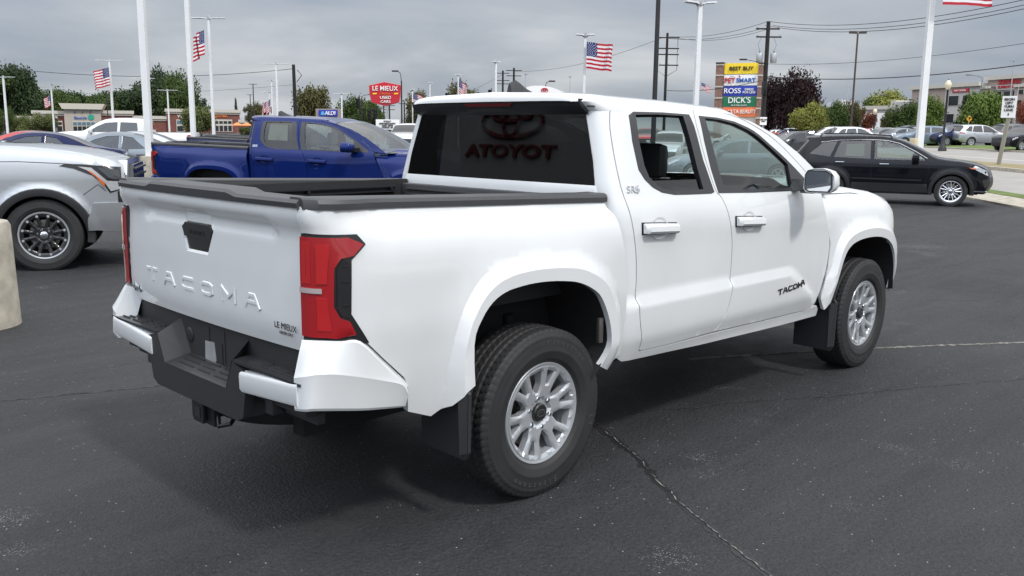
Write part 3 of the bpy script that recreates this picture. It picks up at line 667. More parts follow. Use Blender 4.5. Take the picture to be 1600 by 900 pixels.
        for (x, k, dy) in ((2.186, .93, 0), (2.178, .985, 0), (2.182, 1.0, 0), (2.215, 1.0, 0), (2.26, .95, -.004), (2.30, .84, -.010), (2.33, .66, -.018), (2.345, .40, -.026), (2.348, .1, -.03)):
            for (y, z) in ring: v.append((x, sd*(cy_+(y-cy_)*k+dy), cz_+(z-cz_)*k))
        n = len(ring)
        for i in range(8): f += [(i*n+j, i*n+(j+1) % n, (i+1)*n+(j+1) % n, (i+1)*n+j) for j in range(n)]
        f += [tuple(range(n)), tuple(8*n+j for j in range(n))]; MI = [1 if (f_[0] % n in (8, 9, 10) and f_[0]//n >= 2) else 0 for f_ in f]
        bm = bmesh.new(); vs = [bm.verts.new(q) for q in v]
        for f_, mi_ in zip(f, MI): bm.faces.new([vs[k] for k in f_]).material_index = mi_
        bmesh.ops.recalc_face_normals(bm, faces=bm.faces); me = bpy.data.meshes.new('mirror'); bm.to_mesh(me); bm.free(); me.materials.append(P); me.materials.append(TRIM)
        me.polygons.foreach_set('use_smooth', np.ones(len(me.polygons), bool)); me.set_sharp_from_angle(angle=R(50)); mr = link(bpy.data.objects.new('mirror', me)); mr.parent = t
        gl_ = [(.985,1.325),(.985,1.40),(1.0,1.425),(1.10,1.425),(1.138,1.408),(1.142,1.335),(1.125,1.312),(1.01,1.31)]
        MB().prism([(sd*(1.065+(y-1.065)*1.08), 1.368+(z-1.368)*1.10) for y, z in gl_], 2.176, 2.196).build('mirror_bezel', TRIM, mr, False, fix=True)
        MB().prism([(sd*y, z) for y, z in gl_], 2.172, 2.190).build('mirror_glass', MIRG, mr, False, fix=True)
        mb = MB(); mb.box(2.21, sd*.93, 1.29, 2.29, sd*1.02, 1.315, 0, .010); mb.prism([(2.24,1.30),(2.34,1.30),(2.36,1.36),(2.28,1.37)], sd*.845, sd*.985, 'xz'); mb.build('mirror_arm', TRIM, mr, fix=True)
    # roof and rear lip
    rows = [(.548, 1.787, .666), (.575, 1.787, .682), (.60, 1.787, .693), (.63, 1.787, .703)] + [(x, zt_edge(x), float(hermite(CAB_T, zt_edge(x)+cab_drop(x)))) for x in (.68,.75,.95,1.16,1.35,1.55,1.72,1.85,1.93)]
    def rp(y, x):
        e = float(np.interp(x, [.484,.486,.490,.500,.52,.552,.575,.60,.63,.68], [.600,.612,.622,.634,.650,.668,.682,.693,.703,.712])); d = max(0, e-abs(y)); return float(np.interp(d, [0,.008,.02,.05,.1,.2,.7], [0,.010,.020,.031,.040,.047,.060]))
    def rp2(y, x): return rp(y, x)*min(1, max(.35, (2.02-x)/.25))
    loft('roof', rows, P, t, 36, prof=rp2, sharp=50)
    rv = MB(); rv.box(.54, -.68, 1.762, 1.80, .68, 1.768); rv.build('headliner', CABIN, t)
    # rear wall, window, spoiler
    xr = lambda y, z: .527 + .10*np.clip(z-1.38, 0, 1) - .0*y
    xr2 = lambda y, z: xr(y, z) - .006*(1-(y/.73)**2)
    panel_yz('cab_rear_wall', [(-.742,1.20),(.742,1.20),(.742,1.33),(.728,1.384),(-.728,1.384),(-.742,1.33)], lambda y, z: xr2(y, z)-.004-.012*np.clip((1.375-z)/.02, 0, 1), P, t, thick=.05, inner=CABIN)
    gw = lambda z: float(np.interp(z, [1.38,1.5,1.726,1.8], [.724,.700,.628,.60]))
    go = [(gw(z), z) for z in (1.382,1.5,1.6,1.74)]; go = go + [(-y, z) for y, z in go[::-1]]
    panel_yz('rear_window', go, lambda y, z: xr2(y, z)-.003, GL_DARK, t, thick=.001, sp=.08)
    for sd in (-1, 1):     # painted corner behind the glass edge and black frit line
        v = []; zz = np.linspace(1.38, 1.78, 12)
        for z in zz: v += [(float(xr2(gw(z), z))-.001, sd*(gw(z)-.004), z), (float(xr2(gw(z), z))+.002, sd*(float(hermite(CAB_T, z))-.115), z), (.70, sd*.66, z)]
        mesh_obj('pillar_lining', v, [(3*i+j, 3*i+1+j, 3*i+4+j, 3*i+3+j) for i in range(11) for j in (0, 1)], TRIM, t, None, True)
    sp_ = loft('roof_spoiler', [(.496,1.790,.620,0,.006),(.494,1.786,.628,0,.006),(.500,1.768,.640,0,.008),(.535,1.738,.650,0,.008),(.562,1.725,.648,-.010,0)], TRIM, t, 20, pw=2.5, centre=(1.2, 0, 1.7), sharp=25)
    [MB().prism([(.492,1.800),(.56,1.80),(.60,1.74),(.562,1.725),(.535,1.738),(.50,1.772)], a_, a_+.008, 'xz').build('spoiler_end', TRIM, sp_, False, fix=True) for a_ in (-.640, .632)]
    MB().prism([(-.19,1.784),(.19,1.784),(.165,1.768),(-.165,1.768)], .490, .50).build('brake_light', REDD, sp_, False)
    kx = lambda x: float(np.interp(x, [.484,.486,.490,.500,.52,.55], [.12,.40,.62,.84,.96,1.0]))
    loft('roof_lip', [(x, 1.787 if x > .485 else 1.786, w_) for x, w_ in ((.484,.600),(.486,.612),(.490,.622),(.500,.634),(.52,.650),(.552,.668))], P, t, 36, prof=lambda y, x: rp(y, x)*kx(x), sharp=50)
    for sd in (-1, 1):     # painted fillet between the rear pillar and the roof lip
        A_ = [(x, sd*float(np.interp(x, [.484,.486,.490,.500,.52,.552,.575,.60,.63,.68], [.600,.612,.622,.634,.650,.668,.682,.693,.703,.711])), 1.788) for x in np.linspace(.486, .68, 12)]
        q_ = S_cab(np.linspace(.458, .69, 12), np.full(12, 1.742)); B_ = [(float(a), sd*float(b_), float(c_)) for a, b_, c_ in zip(*q_)]
        M_ = [tuple((np.array(a)*.5+np.array(b_)*.5)+np.array([0, sd*.006, .002])) for a, b_ in zip(A_, B_)]
        mb = MB(); mb.add(A_+M_+B_, [(i, i+1, 13+i, 12+i) for i in range(11)]+[(12+i, 13+i, 25+i, 24+i) for i in range(11)]); mb.build('lip_fillet', P, t, True, fix=False)
    # shark fin aerial
    mb = MB(); v = []; f = []; st = [(.60,.014,.0),(.64,.030,.022),(.66,.034,.055),(.70,.034,.068),(.78,.034,.040),(.84,.028,.018),(.88,.008,.0)]
    st = [(.655,.022,.060),(.700,.030,.078),(.735,.033,.064),(.79,.034,.034),(.85,.030,.014),(.90,.010,.002)]
    zb = 1.838
    for (x, hw_, hh) in st: v += [(x-.0, -hw_, zb), (x, -hw_*.45, zb+hh*.75), (x, 0, zb+hh), (x, hw_*.45, zb+hh*.75), (x, hw_, zb)]
    for i in range(len(st)-1): f += [(5*i+j, 5*i+j+1, 5*i+j+6, 5*i+j+5) for j in range(4)]
    f.append((0,1,2,3,4)); mb.add(v, f); mb.build('antenna', PLAST, t, fix=True, sharp=60)
    # windscreen and cowl
    rows = [(x, z, hh-.004) for x, z, hh in ((1.935,1.716,.712),(2.2,1.628,.735),(2.43,1.515,.772),(2.62,1.396,.812),(2.77,1.290,.845))]
    loft('windshield', rows, GL_W, t, 14, bx=.10, bz=.045, centre=(1.5, 0, 1))
    loft('cowl', [(2.76,1.285,.845,.10,.04),(2.90,1.285,.80,.12,.03)], TRIM, t, 10)
    # hood with raised centre
    def hp_(y, x):
        e = float(hermite(FEN_T, 1.25)); d = max(0, e-abs(y)); a = float(np.interp(d, [0,.02,.05,.12,.8], [0,.022,.034,.042,.052]))
        k = min(1, max(0, (3.80-x)/.45)); k = k*k*(3-2*k); b = min(1, max(0, (.60-abs(y))/.12)); b = b*b*(3-2*b); return a + .045*k*b
    rows = []
    for x in (2.66,2.8,3.0,3.2,3.4,3.5,3.6,3.7,3.85,4.0,4.12,4.18):
        ze = float(np.interp(x, [2.5,3.2,3.6,3.9,4.1,4.2], [1.262,1.246,1.202,1.138,1.085,1.02])); wy = float(np.interp(x, [2.6,3.62,3.85,4.0,4.08,4.12,4.2], [.80,.80,.785,.735,.67,.61,.50])); rows.append((x, ze, wy, .10*max(0, (x-3.6)/.6), 0))
    loft('hood', rows, P, t, 30, prof=hp_, sharp=50)
    gr = loft('grille', [(4.19,1.05,.60,.12,0),(4.22,.90,.60,.12,0),(4.20,.62,.62,.12,0)], BADGE, t, 12, centre=(3.5, 0, .9))
    for k in range(6): loft('grille_bar', [(4.215,1.0-.055*k,.56,.12,0),(4.225,.985-.055*k,.56,.12,0)], DARKM, gr, 8)
    loft('front_bumper', [(4.21,.70,.66,.13,0),(4.25,.66,.66,.13,0),(4.24,.56,.66,.13,0),(4.16,.50,.62,.13,0)], P, t, 12, centre=(3.5, 0, .6))
    # chassis
    mb = MB(); mb.box(-1.0, -.50, .48, 3.9, .50, .62); mb.box(.50, -.80, .50, 2.7, .80, .58); mb.box(-.95, -.42, .38, 3.6, -.34, .50); mb.box(-.95, .34, .38, 3.6, .42, .50); mb.tube([(0, -.72, .385), (0, .72, .385)], .05, 12); mb.tube([(3.35, -.72, .385), (3.35, .72, .385)], .04, 12)
    mb.box(.52, -.70, .60, .56, .70, 1.26)
    for y in (-.45, .45): mb.tube([(.15, y*1.2, .34), (.10, y*1.25, .78)], .028, 10)
    mb.build('chassis', SHADE, t, fix=True)
    MB().lathe([(.17,-.09),(.36,-.10),(.39,-.05),(.39,.05),(.36,.10),(.17,.09)], 40, 0, 'z', (-.72, 0, .50)).build('spare_wheel', SHADE, t)
    MB().tube([(2.0,-.5,.42),(-.2,-.48,.44),(-.45,-.45,.46)], .03, 12).build('exhaust_pipe', DARKM, t)
    # bed inside
    mb = MB(); zf = .90
    mb.box(-1.09, -.70, zf-.03, .50, .70, zf)
    for sd in (-1, 1):
        mb.box(-1.09, sd*.70, zf, .50, sd*.715, 1.385-.03); mb.box(-.48, sd*.56, zf, .46, sd*.70, zf+.22, 0, .03)
        for k in range(16): mb.box(-1.02+.095*k, sd*.69, zf+.05, -.98+.095*k, sd*.70, 1.22)
    mb.box(.47, -.70, zf, .50, .70, 1.30)
    for k in range(22): mb.box(.462, -.62+.059*k-.018, zf+.05, .47, -.62+.059*k+.018, 1.235)
    for k in range(15): mb.box(-1.05, -.64+.09*k, zf, .42, -.60+.09*k, zf+.012)
    mb.build('bed_liner', LINER, t, False)
    mb = MB(); mb.box(.455, -.70, 1.262, .513, .70, 1.332, 0, .01); mb.box(.44, -.64, 1.272, .456, .64, 1.280); mb.box(.44, -.64, 1.300, .456, .64, 1.308); mb.build('front_rail', RAILM, t)
    for sd in (-1, 1):
        mb = MB(); mb.box(-.95, sd*.665, 1.285, .40, sd*.70, 1.293); mb.box(-.95, sd*.665, 1.312, .40, sd*.70, 1.320); mb.box(-.95, sd*.69, 1.285, .40, sd*.70, 1.32)
        for x in (-.9,-.2,.36): mb.tube([(x, sd*.66, 1.303), (x, sd*.69, 1.303)], .009, 8)
        mb.build('deck_rail', TRIM, t, False)
    # tailgate
    def xt(y, z):
        z = np.asarray(z, float); b = hermite([(.81,-1.112),(.83,-1.122),(.93,-1.142),(1.10,-1.140),(1.22,-1.132),(1.262,-1.130),(1.30,-1.146),(1.335,-1.162),(1.375,-1.158),(1.40,-1.150)], z)
        sc = np.clip((.585-np.abs(y)+(1.27-z)*.5)/.03, 0, 1)*np.clip((1.318-z)/.015, 0, 1)*np.clip((z-1.235)/.05, 0, 1)
        return b - .022*(1-(y/.76)**2) + .022*sc
    tgo = [(-.742,.832),(.742,.832),(.750,.87),(.752,1.26),(.765,1.315),(.758,1.366),(-.758,1.366),(-.765,1.315),(-.752,1.26),(-.750,.87)]
    hs_ = lambda L_: [(y+.022, 1.19+(z-1.19)*.86) for y, z in L_]; hh = hs_([(-.138,1.235),(-.105,1.262),(.105,1.262),(.138,1.235),(.095,1.115),(-.095,1.115)])
    tgl = [[(-.56,1.318),(.56,1.318)],[(-.60,1.30),(-.56,1.24),(.56,1.24),(.60,1.30)],[(-.74,.93),(.74,.93)]]
    tg = panel_yz('tailgate', tgo, xt, P, t, (hh,), .03, tgl, .05, True, .02, SHADE, sharp=50)
    mb = MB(); h2 = hh
    bw = [(y*1.0, z) for y, z in h2]; v = [(float(xt(y, z))+.001, y, z) for y, z in bw] + [(float(xt(y, z))+.010, y*.97, 1.195+(z-1.195)*.86) for y, z in bw]
    mb.add(v, [(i, (i+1) % 6, 6+(i+1) % 6, 6+i) for i in range(6)]); mb.build('handle_recess', P, tg, fix=True, sharp=20)
    hb = [(-.108,1.228),(-.082,1.250),(.082,1.250),(.108,1.228),(.070,1.124),(-.070,1.124)]
    mb = MB(); mb.prism(hs_([(-.132,1.234),(-.102,1.259),(.102,1.259),(.132,1.234),(.114,1.19),(-.114,1.19)]), -1.158, -1.12); mb.prism(hs_([(-.110,1.188),(.110,1.188),(.091,1.118),(-.091,1.118)]), -1.150, -1.12); th = mb.build('tailgate_handle', BADGE, tg, False, fix=True)
    text('TOYOTA', .026, PLAST, 'lettering', th, frame((-1.1595, .022, 1.210), (0, -1, 0), (0, 0, 1)), .0008, 1.3)
    for i, ch in enumerate('TACOMA'):
        y = .478 - .179*i
        glyph(ch, .116, .062, .019, .005, P, tg, frame((float(xt(y, .985))-.0005, y, .985), (0, -1, 0), (0, 0, 1)))
    text('4x4', .052, CHROME, 'badge', tg, frame((float(xt(.69, .885))-.004, .685, .890), (0, -1, 0), (0, 0, 1)), .003, 1.15, .0012)
    text('LE MIEUX', .035, BADGE, 'decal', tg, frame((float(xt(.64, .91))-.0045, -.640, .915), (0, -1, 0), (0, 0, 1)), .0004, 1.05)
    text('GREEN BAY', .017, BADGE, 'decal', tg, frame((float(xt(.64, .89))-.0045, -.64, .889), (0, -1, 0), (0, 0, 1)), .0004, 1.1)
    cp = [(-1.168,1.366),(-1.172,1.384),(-1.160,1.396),(-1.06,1.398),(-1.055,1.36)]
    v = []; f = []; ys = [-.772,-.45,-.37,-.30,0,.38,.44,.60,.772]; n = len(cp)
    for y in ys:
        up = .014 if -.33 < y < .42 else 0
        for (x, z) in cp: v.append((x+(-.022*(1-(y/.76)**2) if x < -1.1 else 0), y, z+(up if z > 1.38 else 0)))
    for i in range(len(ys)-1): f += [(i*n+j, i*n+j+1, (i+1)*n+j+1, (i+1)*n+j) for j in range(n-1)]
    f += [tuple(range(n)), tuple((len(ys)-1)*n+k for k in range(n))]; mesh = MB(); mesh.add(v, f); mesh.build('tailgate_cap', RAILM, tg, fix=True, sharp=25)
    MB().box(-1.10, -.74, .83, -1.06, .74, 1.36).build('tailgate_inner', LINER, tg, False)
    # rear bumper
    bp_ = MB(); H = .405
    bp_.prism([(-.43,.715),(-H,.72),(-.335,.735),(-.275,.615),(.275,.615),(.335,.735),(H,.72),(.43,.715),(.43,.625),(.405,.52),(.36,.498),(-.36,.498),(-.405,.52),(-.43,.625)], -1.212, -1.17)
    bp_.box(-1.16, -.78, .60, -1.0, -.42, .70); bp_.box(-1.16, .42, .60, -1.0, .78, .70); bp_.box(-1.18, -.40, .515, -.98, .40, .60)
    bp_.box(-1.115, -.78, .56, -1.08, .78, .825)
    rb = bp_.build('rear_bumper', PLAST, t, False, fix=True)
    for sd in (-1, 1):
        mb = MB(); mb.prism([(-1.215,.345),(-1.215,.83),(-1.115,.80),(-1.115,.31)], .735, .745, 'xy'); mb.v = [(x, sd*y, z) for x, y, z in mb.v]
        mb.build('step_pad', TRIM, rb, False, fix=True)
        mb = MB()
        for dx in (.018,.042,.066):
            for (a, b) in ((.42,.52),(.56,.66),(.70,.78)): mb.box(-1.205+dx, sd*a, .745, -1.199+dx, sd*b, .750)
        mb.build('step_rib', PLAST, rb, False)
        mb = MB(); mb.add([(-1.213, sd*.335, .738), (-1.213, sd*.275, .615), (-1.115, sd*.215, .64), (-1.115, sd*.30, .80)], [(0,1,2,3)]); mb.build('step_wall', PLAST, rb, False)
        cols = [((-1.163,.768,.888),(-1.213,.790,.762),(-1.215,.790,.642)), ((-1.152,.812,.892),(-1.203,.846,.776),(-1.209,.850,.650)), ((-1.122,.852,.893),(-1.174,.893,.788),(-1.190,.880,.655)), ((-1.075,.890,.890),(-1.11,.914,.780),(-1.12,.897,.645)), ((-1.012,.914,.884),(-1.00,.924,.750),(-1.0,.906,.622)), ((-.92,.920,.795),(-.915,.927,.722),(-.92,.908,.610)), ((-.838,.921,.712),(-.830,.926,.690),(-.84,.906,.598)), ((-.800,.918,.672),(-.797,.922,.645),(-.798,.903,.592))]
        tr_ = [np.array(smooth([c_[k][:2] for c_ in cols], 4)) for k in range(3)]; tz_ = [np.array(smooth([(i_, c_[k][2]) for i_, c_ in enumerate(cols)], 4))[:, 1] for k in range(3)]; v = []; f = []
        nc = len(tz_[0])
        for i_ in range(nc):
            T_, C_, B_ = [np.array([tr_[k][i_][0], tr_[k][i_][1], tz_[k][i_]]) for k in range(3)]
            rowp = [T_+np.array([.06, -.06, -.012]), T_+np.array([.004, -.006, .001]), T_+np.array([-.001, .001, -.006])] + [T_*(1-q)+C_*q for q in (.3, .6, .88)] + [C_+np.array([-.001, .001, 0]), C_*.88+B_*.12, C_*.4+B_*.6, C_*.06+B_*.94, B_+np.array([.004, -.005, -.003]), B_+np.array([.05, -.05, 0])]
            v += [(q[0], sd*q[1], q[2]) for q in rowp]
        n_ = 12; f = [(i_*n_+j, i_*n_+j+1, (i_+1)*n_+j+1, (i_+1)*n_+j) for i_ in range(nc-1) for j in range(n_-1)]
        f.append(tuple(range(n_))); f.append(tuple((nc-1)*n_+j for j in range(n_)))
        mb = MB(); mb.add(v, f); mb.build('bumper_corner', P, rb, fix=True, sharp=20)
        mb = MB(); sec_ = [(-1.13,-.004),(-1.205,.002),(-1.2165,-.006),(-1.2185,-.020),(-1.2175,-.075),(-1.2125,-.086),(-1.16,-.090)]; v = []; f = []
        for (y_, zt_, k_) in ((.398,.708,.9),(.408,.713,1),(.60,.728,1),(.78,.742,1),(.812,.748,1.1)):
            for (x_, dz_) in sec_: v.append((x_, sd*y_, zt_+dz_*k_))
        n_ = len(sec_); f = [(i_*n_+j, i_*n_+j+1, (i_+1)*n_+j+1, (i_+1)*n_+j) for i_ in range(4) for j in range(n_-1)] + [tuple(range(n_)), tuple(4*n_+j for j in range(n_))]
        mb.add(v, f); mb.build('bumper_ledge', P, rb, fix=True, sharp=50)
        mb = MB(); mb.box(-1.17, sd*.50, .555, -1.12, sd*.56, .615, 0, .006); mb.box(-1.14, sd*.52, .60, -1.0, sd*.54, .62); mb.build('tow_bracket', TRIM, rb)
    mb = MB(); mb.add([(-1.213,-.275,.616),(-1.213,.275,.616),(-1.115,.235,.655),(-1.115,-.235,.655)], [(0,1,2,3)]); mb.build('step_pad', TRIM, rb, False)
    mb = MB()
    for dx in (.02,.045,.07):
        for (a_, b_) in ((-.22,-.12),(-.08,.02),(.06,.20)): mb.box(-1.205+dx, a_, .617+.4*dx, -1.199+dx, b_, .624+.4*dx)
    mb.build('step_rib', PLAST, rb, False)
    mb = MB(); mb.lathe([(.0001,0),(.028,0),(.034,.004),(.034,.02)], 20, 0, 'y', (0,0,0)); mb.v = [(-1.122+y, .22+x, .735+z) for x, y, z in mb.v]; mb.build('trailer_socket', TRIM, rb)
    MB().box(-1.118, -.075, .655, -1.1155, -.015, .745, 0, .0).box(-1.118, .035, .66, -1.114, .048, .80).box(-1.118, -.10, .66, -1.114, -.088, .80).build('plate_bracket', PLAST, rb, False)
    MB().prism([(.072,.735),(-.010,.74),(-.022,.665),(-.002,.635),(.062,.632),(.078,.66)], -1.119, -1.1165).build('bright_opening', GALV, rb, False)
    mb = MB(); mb.box(-1.20, -.035, .415, -1.0, .035, .485, 0, .006); mb.box(-1.203, -.045, .405, -1.19, .045, .495, 0, .004); mb.box(-1.17, -.20, .49, -1.08, .20, .535, 0, .01); mb.box(-1.18, -.10, .40, -1.165, .10, .52); mb.box(-1.206, -.022, .428, -1.2035, .022, .472, 1)
    mb.build('hitch_receiver', [DARKM, SHADE], t, fix=False, smooth=False)
    MB().tube([(-1.16,-.10,.45),(-1.19,-.16,.42),(-1.17,-.22,.44),(-1.12,-.18,.46)], .009, 8).build('safety_chain_loop', DARKM, t)
    # badges on the near side
    q = S_cab(np.array([2.22]), np.array([.715]))
    def side_text(s_, x, z, size, m_, sx, nm='badge', o_=.003, ex=.0025):
        q0 = S_cab(np.array([x-.1]), np.array([z])); q1 = S_cab(np.array([x+.1]), np.array([z])); qm = S_cab(np.array([x]), np.array([z])); qu = S_cab(np.array([x]), np.array([z+.03])); qd = S_cab(np.array([x]), np.array([z-.03]))
        xd = (float(q1[0][0]-q0[0][0]), -float(q1[1][0]-q0[1][0]), 0); up = (0, -float(qu[1][0]-qd[1][0]), .06)
        return text(s_, size, m_, nm, t, frame((float(qm[0][0]), -float(qm[1][0])-o_, z), xd, up), ex, sx, .0003)
    for i, ch in enumerate('TACOMA'):
        x_ = 2.068+.062*i; z_ = .700+.004*i; q = S_cab(np.array([x_]), np.array([z_])); glyph(ch, .054, .036, .0105, .004, BADGE, t, frame((x_, -float(q[1][0])-.001, z_), (1, 0, .065), (0, .02, 1)), 'badge_letter')
    side_text('SR5', .664, 1.366, .050, CHROME, 1.2)
    # rear wheel-arch bracket at the front of the rear opening, fuel line clips
    MB().box(.345, -.925, .66, .375, -.905, .78, 0, .004).build('arch_bracket', IRON, t)
    cabin(t, .62, 2.30, .80, 1.25, .78, LEATHER, sx_=.50, sz_=-.12)
    MB().box(.60, -.70, 1.10, .68, .70, 1.34, 0, .03).build('rear_shelf', CABIN, t)
    return t
hero = build_pickup(WHITE)
# ------------------------------------------------------------------ other vehicles, built from a side outline
def build_car(name, label, cat, sp, P, style='five', group=None, near=False, grid=.11):
    """sp: dict with top (outline points, rear bumper bottom to front bottom), tags per top segment, width table, wheelbase, wheel radius, windows"""
    t = thing(name, label, cat, group=group); wb, rw = sp['wb'], sp['r']; top = []; seg = []; TP = sp['top']
    sm = smooth(TP, 3); top = sm; seg = [sp['tags'][min(i//3, len(sp['tags'])-1)] for i in range(len(sm)-1)]
    hw = sp['w']; xr, xf = min(p_[0] for p_ in top), max(p_[0] for p_ in top); xm = (xr+xf)/2; Lh = (xf-xr)/2; tl = top
    zb = sp.get('zb', .27)
    def Hw(x, z):
        x = np.asarray(x, float); z = np.asarray(z, float); h = hermite(sp['wt'], z)
        u = np.clip((np.abs(x-xm)/Lh-.72)/.28, 0, 1); h = h - sp.get('tw', .16)*u**2.2
        d = dpoly(np.c_[x.ravel(), z.ravel()], tl).reshape(x.shape); r = .07; h = h - (r-np.sqrt(np.clip(r*r-np.clip(r-d, 0, r)**2, 0, None)))
        for c in (0, wb):
            rr = np.hypot(x-c, z-rw*.95); ra = rw+.055; h = h + sp.get('fl', .02)*np.clip(1-(rr-ra-.06)/.05, 0, 1)*(z < .95)
        return h
    S = lambda s, z: (s, Hw(s, z), z)
    ra = rw+.05; n = 14
    def arc(c): return [(c+ra*math.cos(a), rw*.95+ra*math.sin(a)) for a in np.linspace(R(-12), R(192), n)][::-1]
    outl = list(top) + [(wb+ra+.02, zb)] + arc(wb)[::-1] + [(wb-ra-.02, zb), (ra+.02, zb)] + arc(0)[::-1] + [(-ra-.02, zb)]
    wins = sp['win']; lines = [l for l in sp.get('lines', [])]
    for sd in (-1, 1):
        b = panel('body_side', outl, S, P, t, wins, grid, lines, sd, .03, None, esp=grid*.6, sharp=40)
        for wi_, wn in enumerate(wins): panel('side_window', inset(wn, -.008), S, sp.get('glf', sp.get('gl', GL_FAR)) if wi_ == len(wins)-1 else sp.get('gl', GL_FAR), t, (), .25, (), sd, 0, off=-.012)
        if near or sp.get('cut'):
            for c in sp.get('cut', []):
                pts = resample(c, .05, False); A = np.array(pts); x, h, z = S(A[:, 0], A[:, 1]); v = []; f = []
                for i in range(len(A)):
                    d = A[min(i+1, len(A)-1)]-A[max(i-1, 0)]; d = d/np.hypot(*d); nn = (-d[1], d[0])
                    for q in (-.004, .004): v.append((x[i]+nn[0]*q, sd*(h[i]+.0015), z[i]+nn[1]*q))
                f = [(2*i, 2*i+1, 2*i+3, 2*i+2) for i in range(len(A)-1)]; mesh_obj('door_gap', v, f, SHADE, t, None, False)
        for hx, hz in sp.get('handles', []):
            h = float(Hw(np.array([hx]), np.array([hz]))[0]); MB().box(hx-.11, sd*(h+.004), hz-.014, hx+.10, sd*(h+.038), hz+.014, 0, .012).build('door_handle', sp.get('hm', P), t)
        if sp.get('clad'):
            for c in (0, wb):
                v = []; f = []
                for a in np.linspace(R(-10), R(190), 24):
                    for q, o in ((ra-.012, .012), (ra+.02, .022), (ra+.065, .020), (ra+.075, .0)):
                        x_, z_ = c+q*math.cos(a), rw*.95+q*math.sin(a); v.append((x_, sd*(float(Hw(np.array([x_]), np.array([z_]))[0])+o), z_))
                f = [(4*i+j, 4*i+j+1, 4*i+j+5, 4*i+j+4) for i in range(23) for j in range(3)]; mesh_obj('arch_cladding', v, f, PLAST, t, None, True)
            if sp['clad'] > 1: panel('sill_cladding', [(ra+.07, zb), (wb-ra-.07, zb), (wb-ra-.10, zb+.20), (ra+.10, zb+.20)], S, PLAST, t, (), .2, (), sd, .02, off=.012)
        for c in (0, wb):
            v = []; f = []; A = arc(c)
            for (x_, z_) in A: v += [(x_, sd*(hw-.04), z_), (x_, sd*(hw-.42), z_)]
            v += [(c, sd*(hw-.42), .3)]; f = [(2*i, 2*i+1, 2*i+3, 2*i+2) for i in range(n-1)] + [(2*i+1, 2*i+3, 2*n) for i in range(n-1)]; mesh_obj('wheel_housing', v, f, SHADE, t, None, False)
            if near: wheel(t, (c, sd*(hw-.115), rw*.965), sd, style, rw, .115, sp.get('ri', rw*.62), 180, rw*.965, tread=False)
            else: wheel(t, (c, sd*(hw-.115), rw*.965), sd, style, rw, .115, sp.get('ri', rw*.62), 32, rw*.965, tread=False, det=False)
        mx, mz = sp['mir']; h = float(Hw(np.array([mx]), np.array([mz]))[0]); mb = MB(); mb.box(mx-.05, sd*(h+.05), mz, mx+.11, sd*(h+.24), mz+.15, 0, .045); mb.box(mx+.01, sd*(h-.02), mz+.0, mx+.07, sd*(h+.08), mz+.04, 0, .01); mb.build('mirror', P, t)
        for nm, key, m_ in (('headlight', 'hl', LAMP), ('taillight', 'tl', RED)):
            if sp.get(key): panel(nm, sp[key], S, sp.get(key+'m', m_), t, (), .08, (), sd, .0, off=.006)
        if sp.get('rails'): x0, x1, zr = sp['rails']; MB().tube([(x0, sd*(hw-.30), zr-.03), (x0+.06, sd*(hw-.30), zr+.045), ((x0+x1)/2, sd*(hw-.30), zr+.06), (x1-.06, sd*(hw-.30), zr+.015), (x1, sd*(hw-.30), zr-.05)], .014, 6).build('roof_rail', sp.get('railm', DARKM), t)
    rows = [(x, z, float(Hw(np.array([x]), np.array([z]))[0])) for x, z in top]
    mats = [P, sp.get('gl', GL_FAR), PLAST, sp.get('tlm', RED)]; k0 = 0
    rows = [(x, z, yh, (sp.get('bx', .10) if x > xm else -.06)*min(1, max(0, (abs(x-xm)/Lh-.35)/.3)), .035 if z > sp['zt']-.35 else .02) for x, z, yh in rows]
    nm = {'p': 'body_top', 'g': 'windscreen', 'k': 'bumper'}; ix = {'p': 0, 'g': 1, 'k': 2}
    i = 0
    while i < len(seg):
        j = i
        while j < len(seg) and seg[j] == seg[i]: j += 1
        loft(nm[seg[i]], rows[i:j+1], mats[ix[seg[i]]], t, 8 if not near else 16, pw=2.4, centre=(xm, 0, .6)); i = j
    zt = sp['belt']
    MB().box(xr+.25, -hw+.20, zb-.02, xf-.25, hw-.20, zb+.12).box(ra+.05, -hw+.09, zb+.0, wb-ra-.05, hw-.09, zb+.14).build('underbody', SHADE, t, False)
    ca, cb = sp['cab']
    if near: cabin(t, ca, cb, .55, zt-.05, hw-.1, sp.get('seat', CABIN), .36)
    else:
        MB().box(ca, -hw+.09, zt-.30, cb+.25, hw-.09, zt-.08).build('cabin_floor', CABIN, t, False)
        for y in (-.36, .36): MB().box(cb-.75, y-.2, zt-.1, cb-.60, y+.2, zt+.22, 0, .05).build('seat', CABIN, t)
    for nm_, y0, y1, z0, z1, xx, m_ in sp.get('front', []):
        MB().box(xx-.03, y0, z0, xx+.03, y1, z1, 0, .02).build(nm_, m_, t)
    global LASTS; LASTS = S
    return t
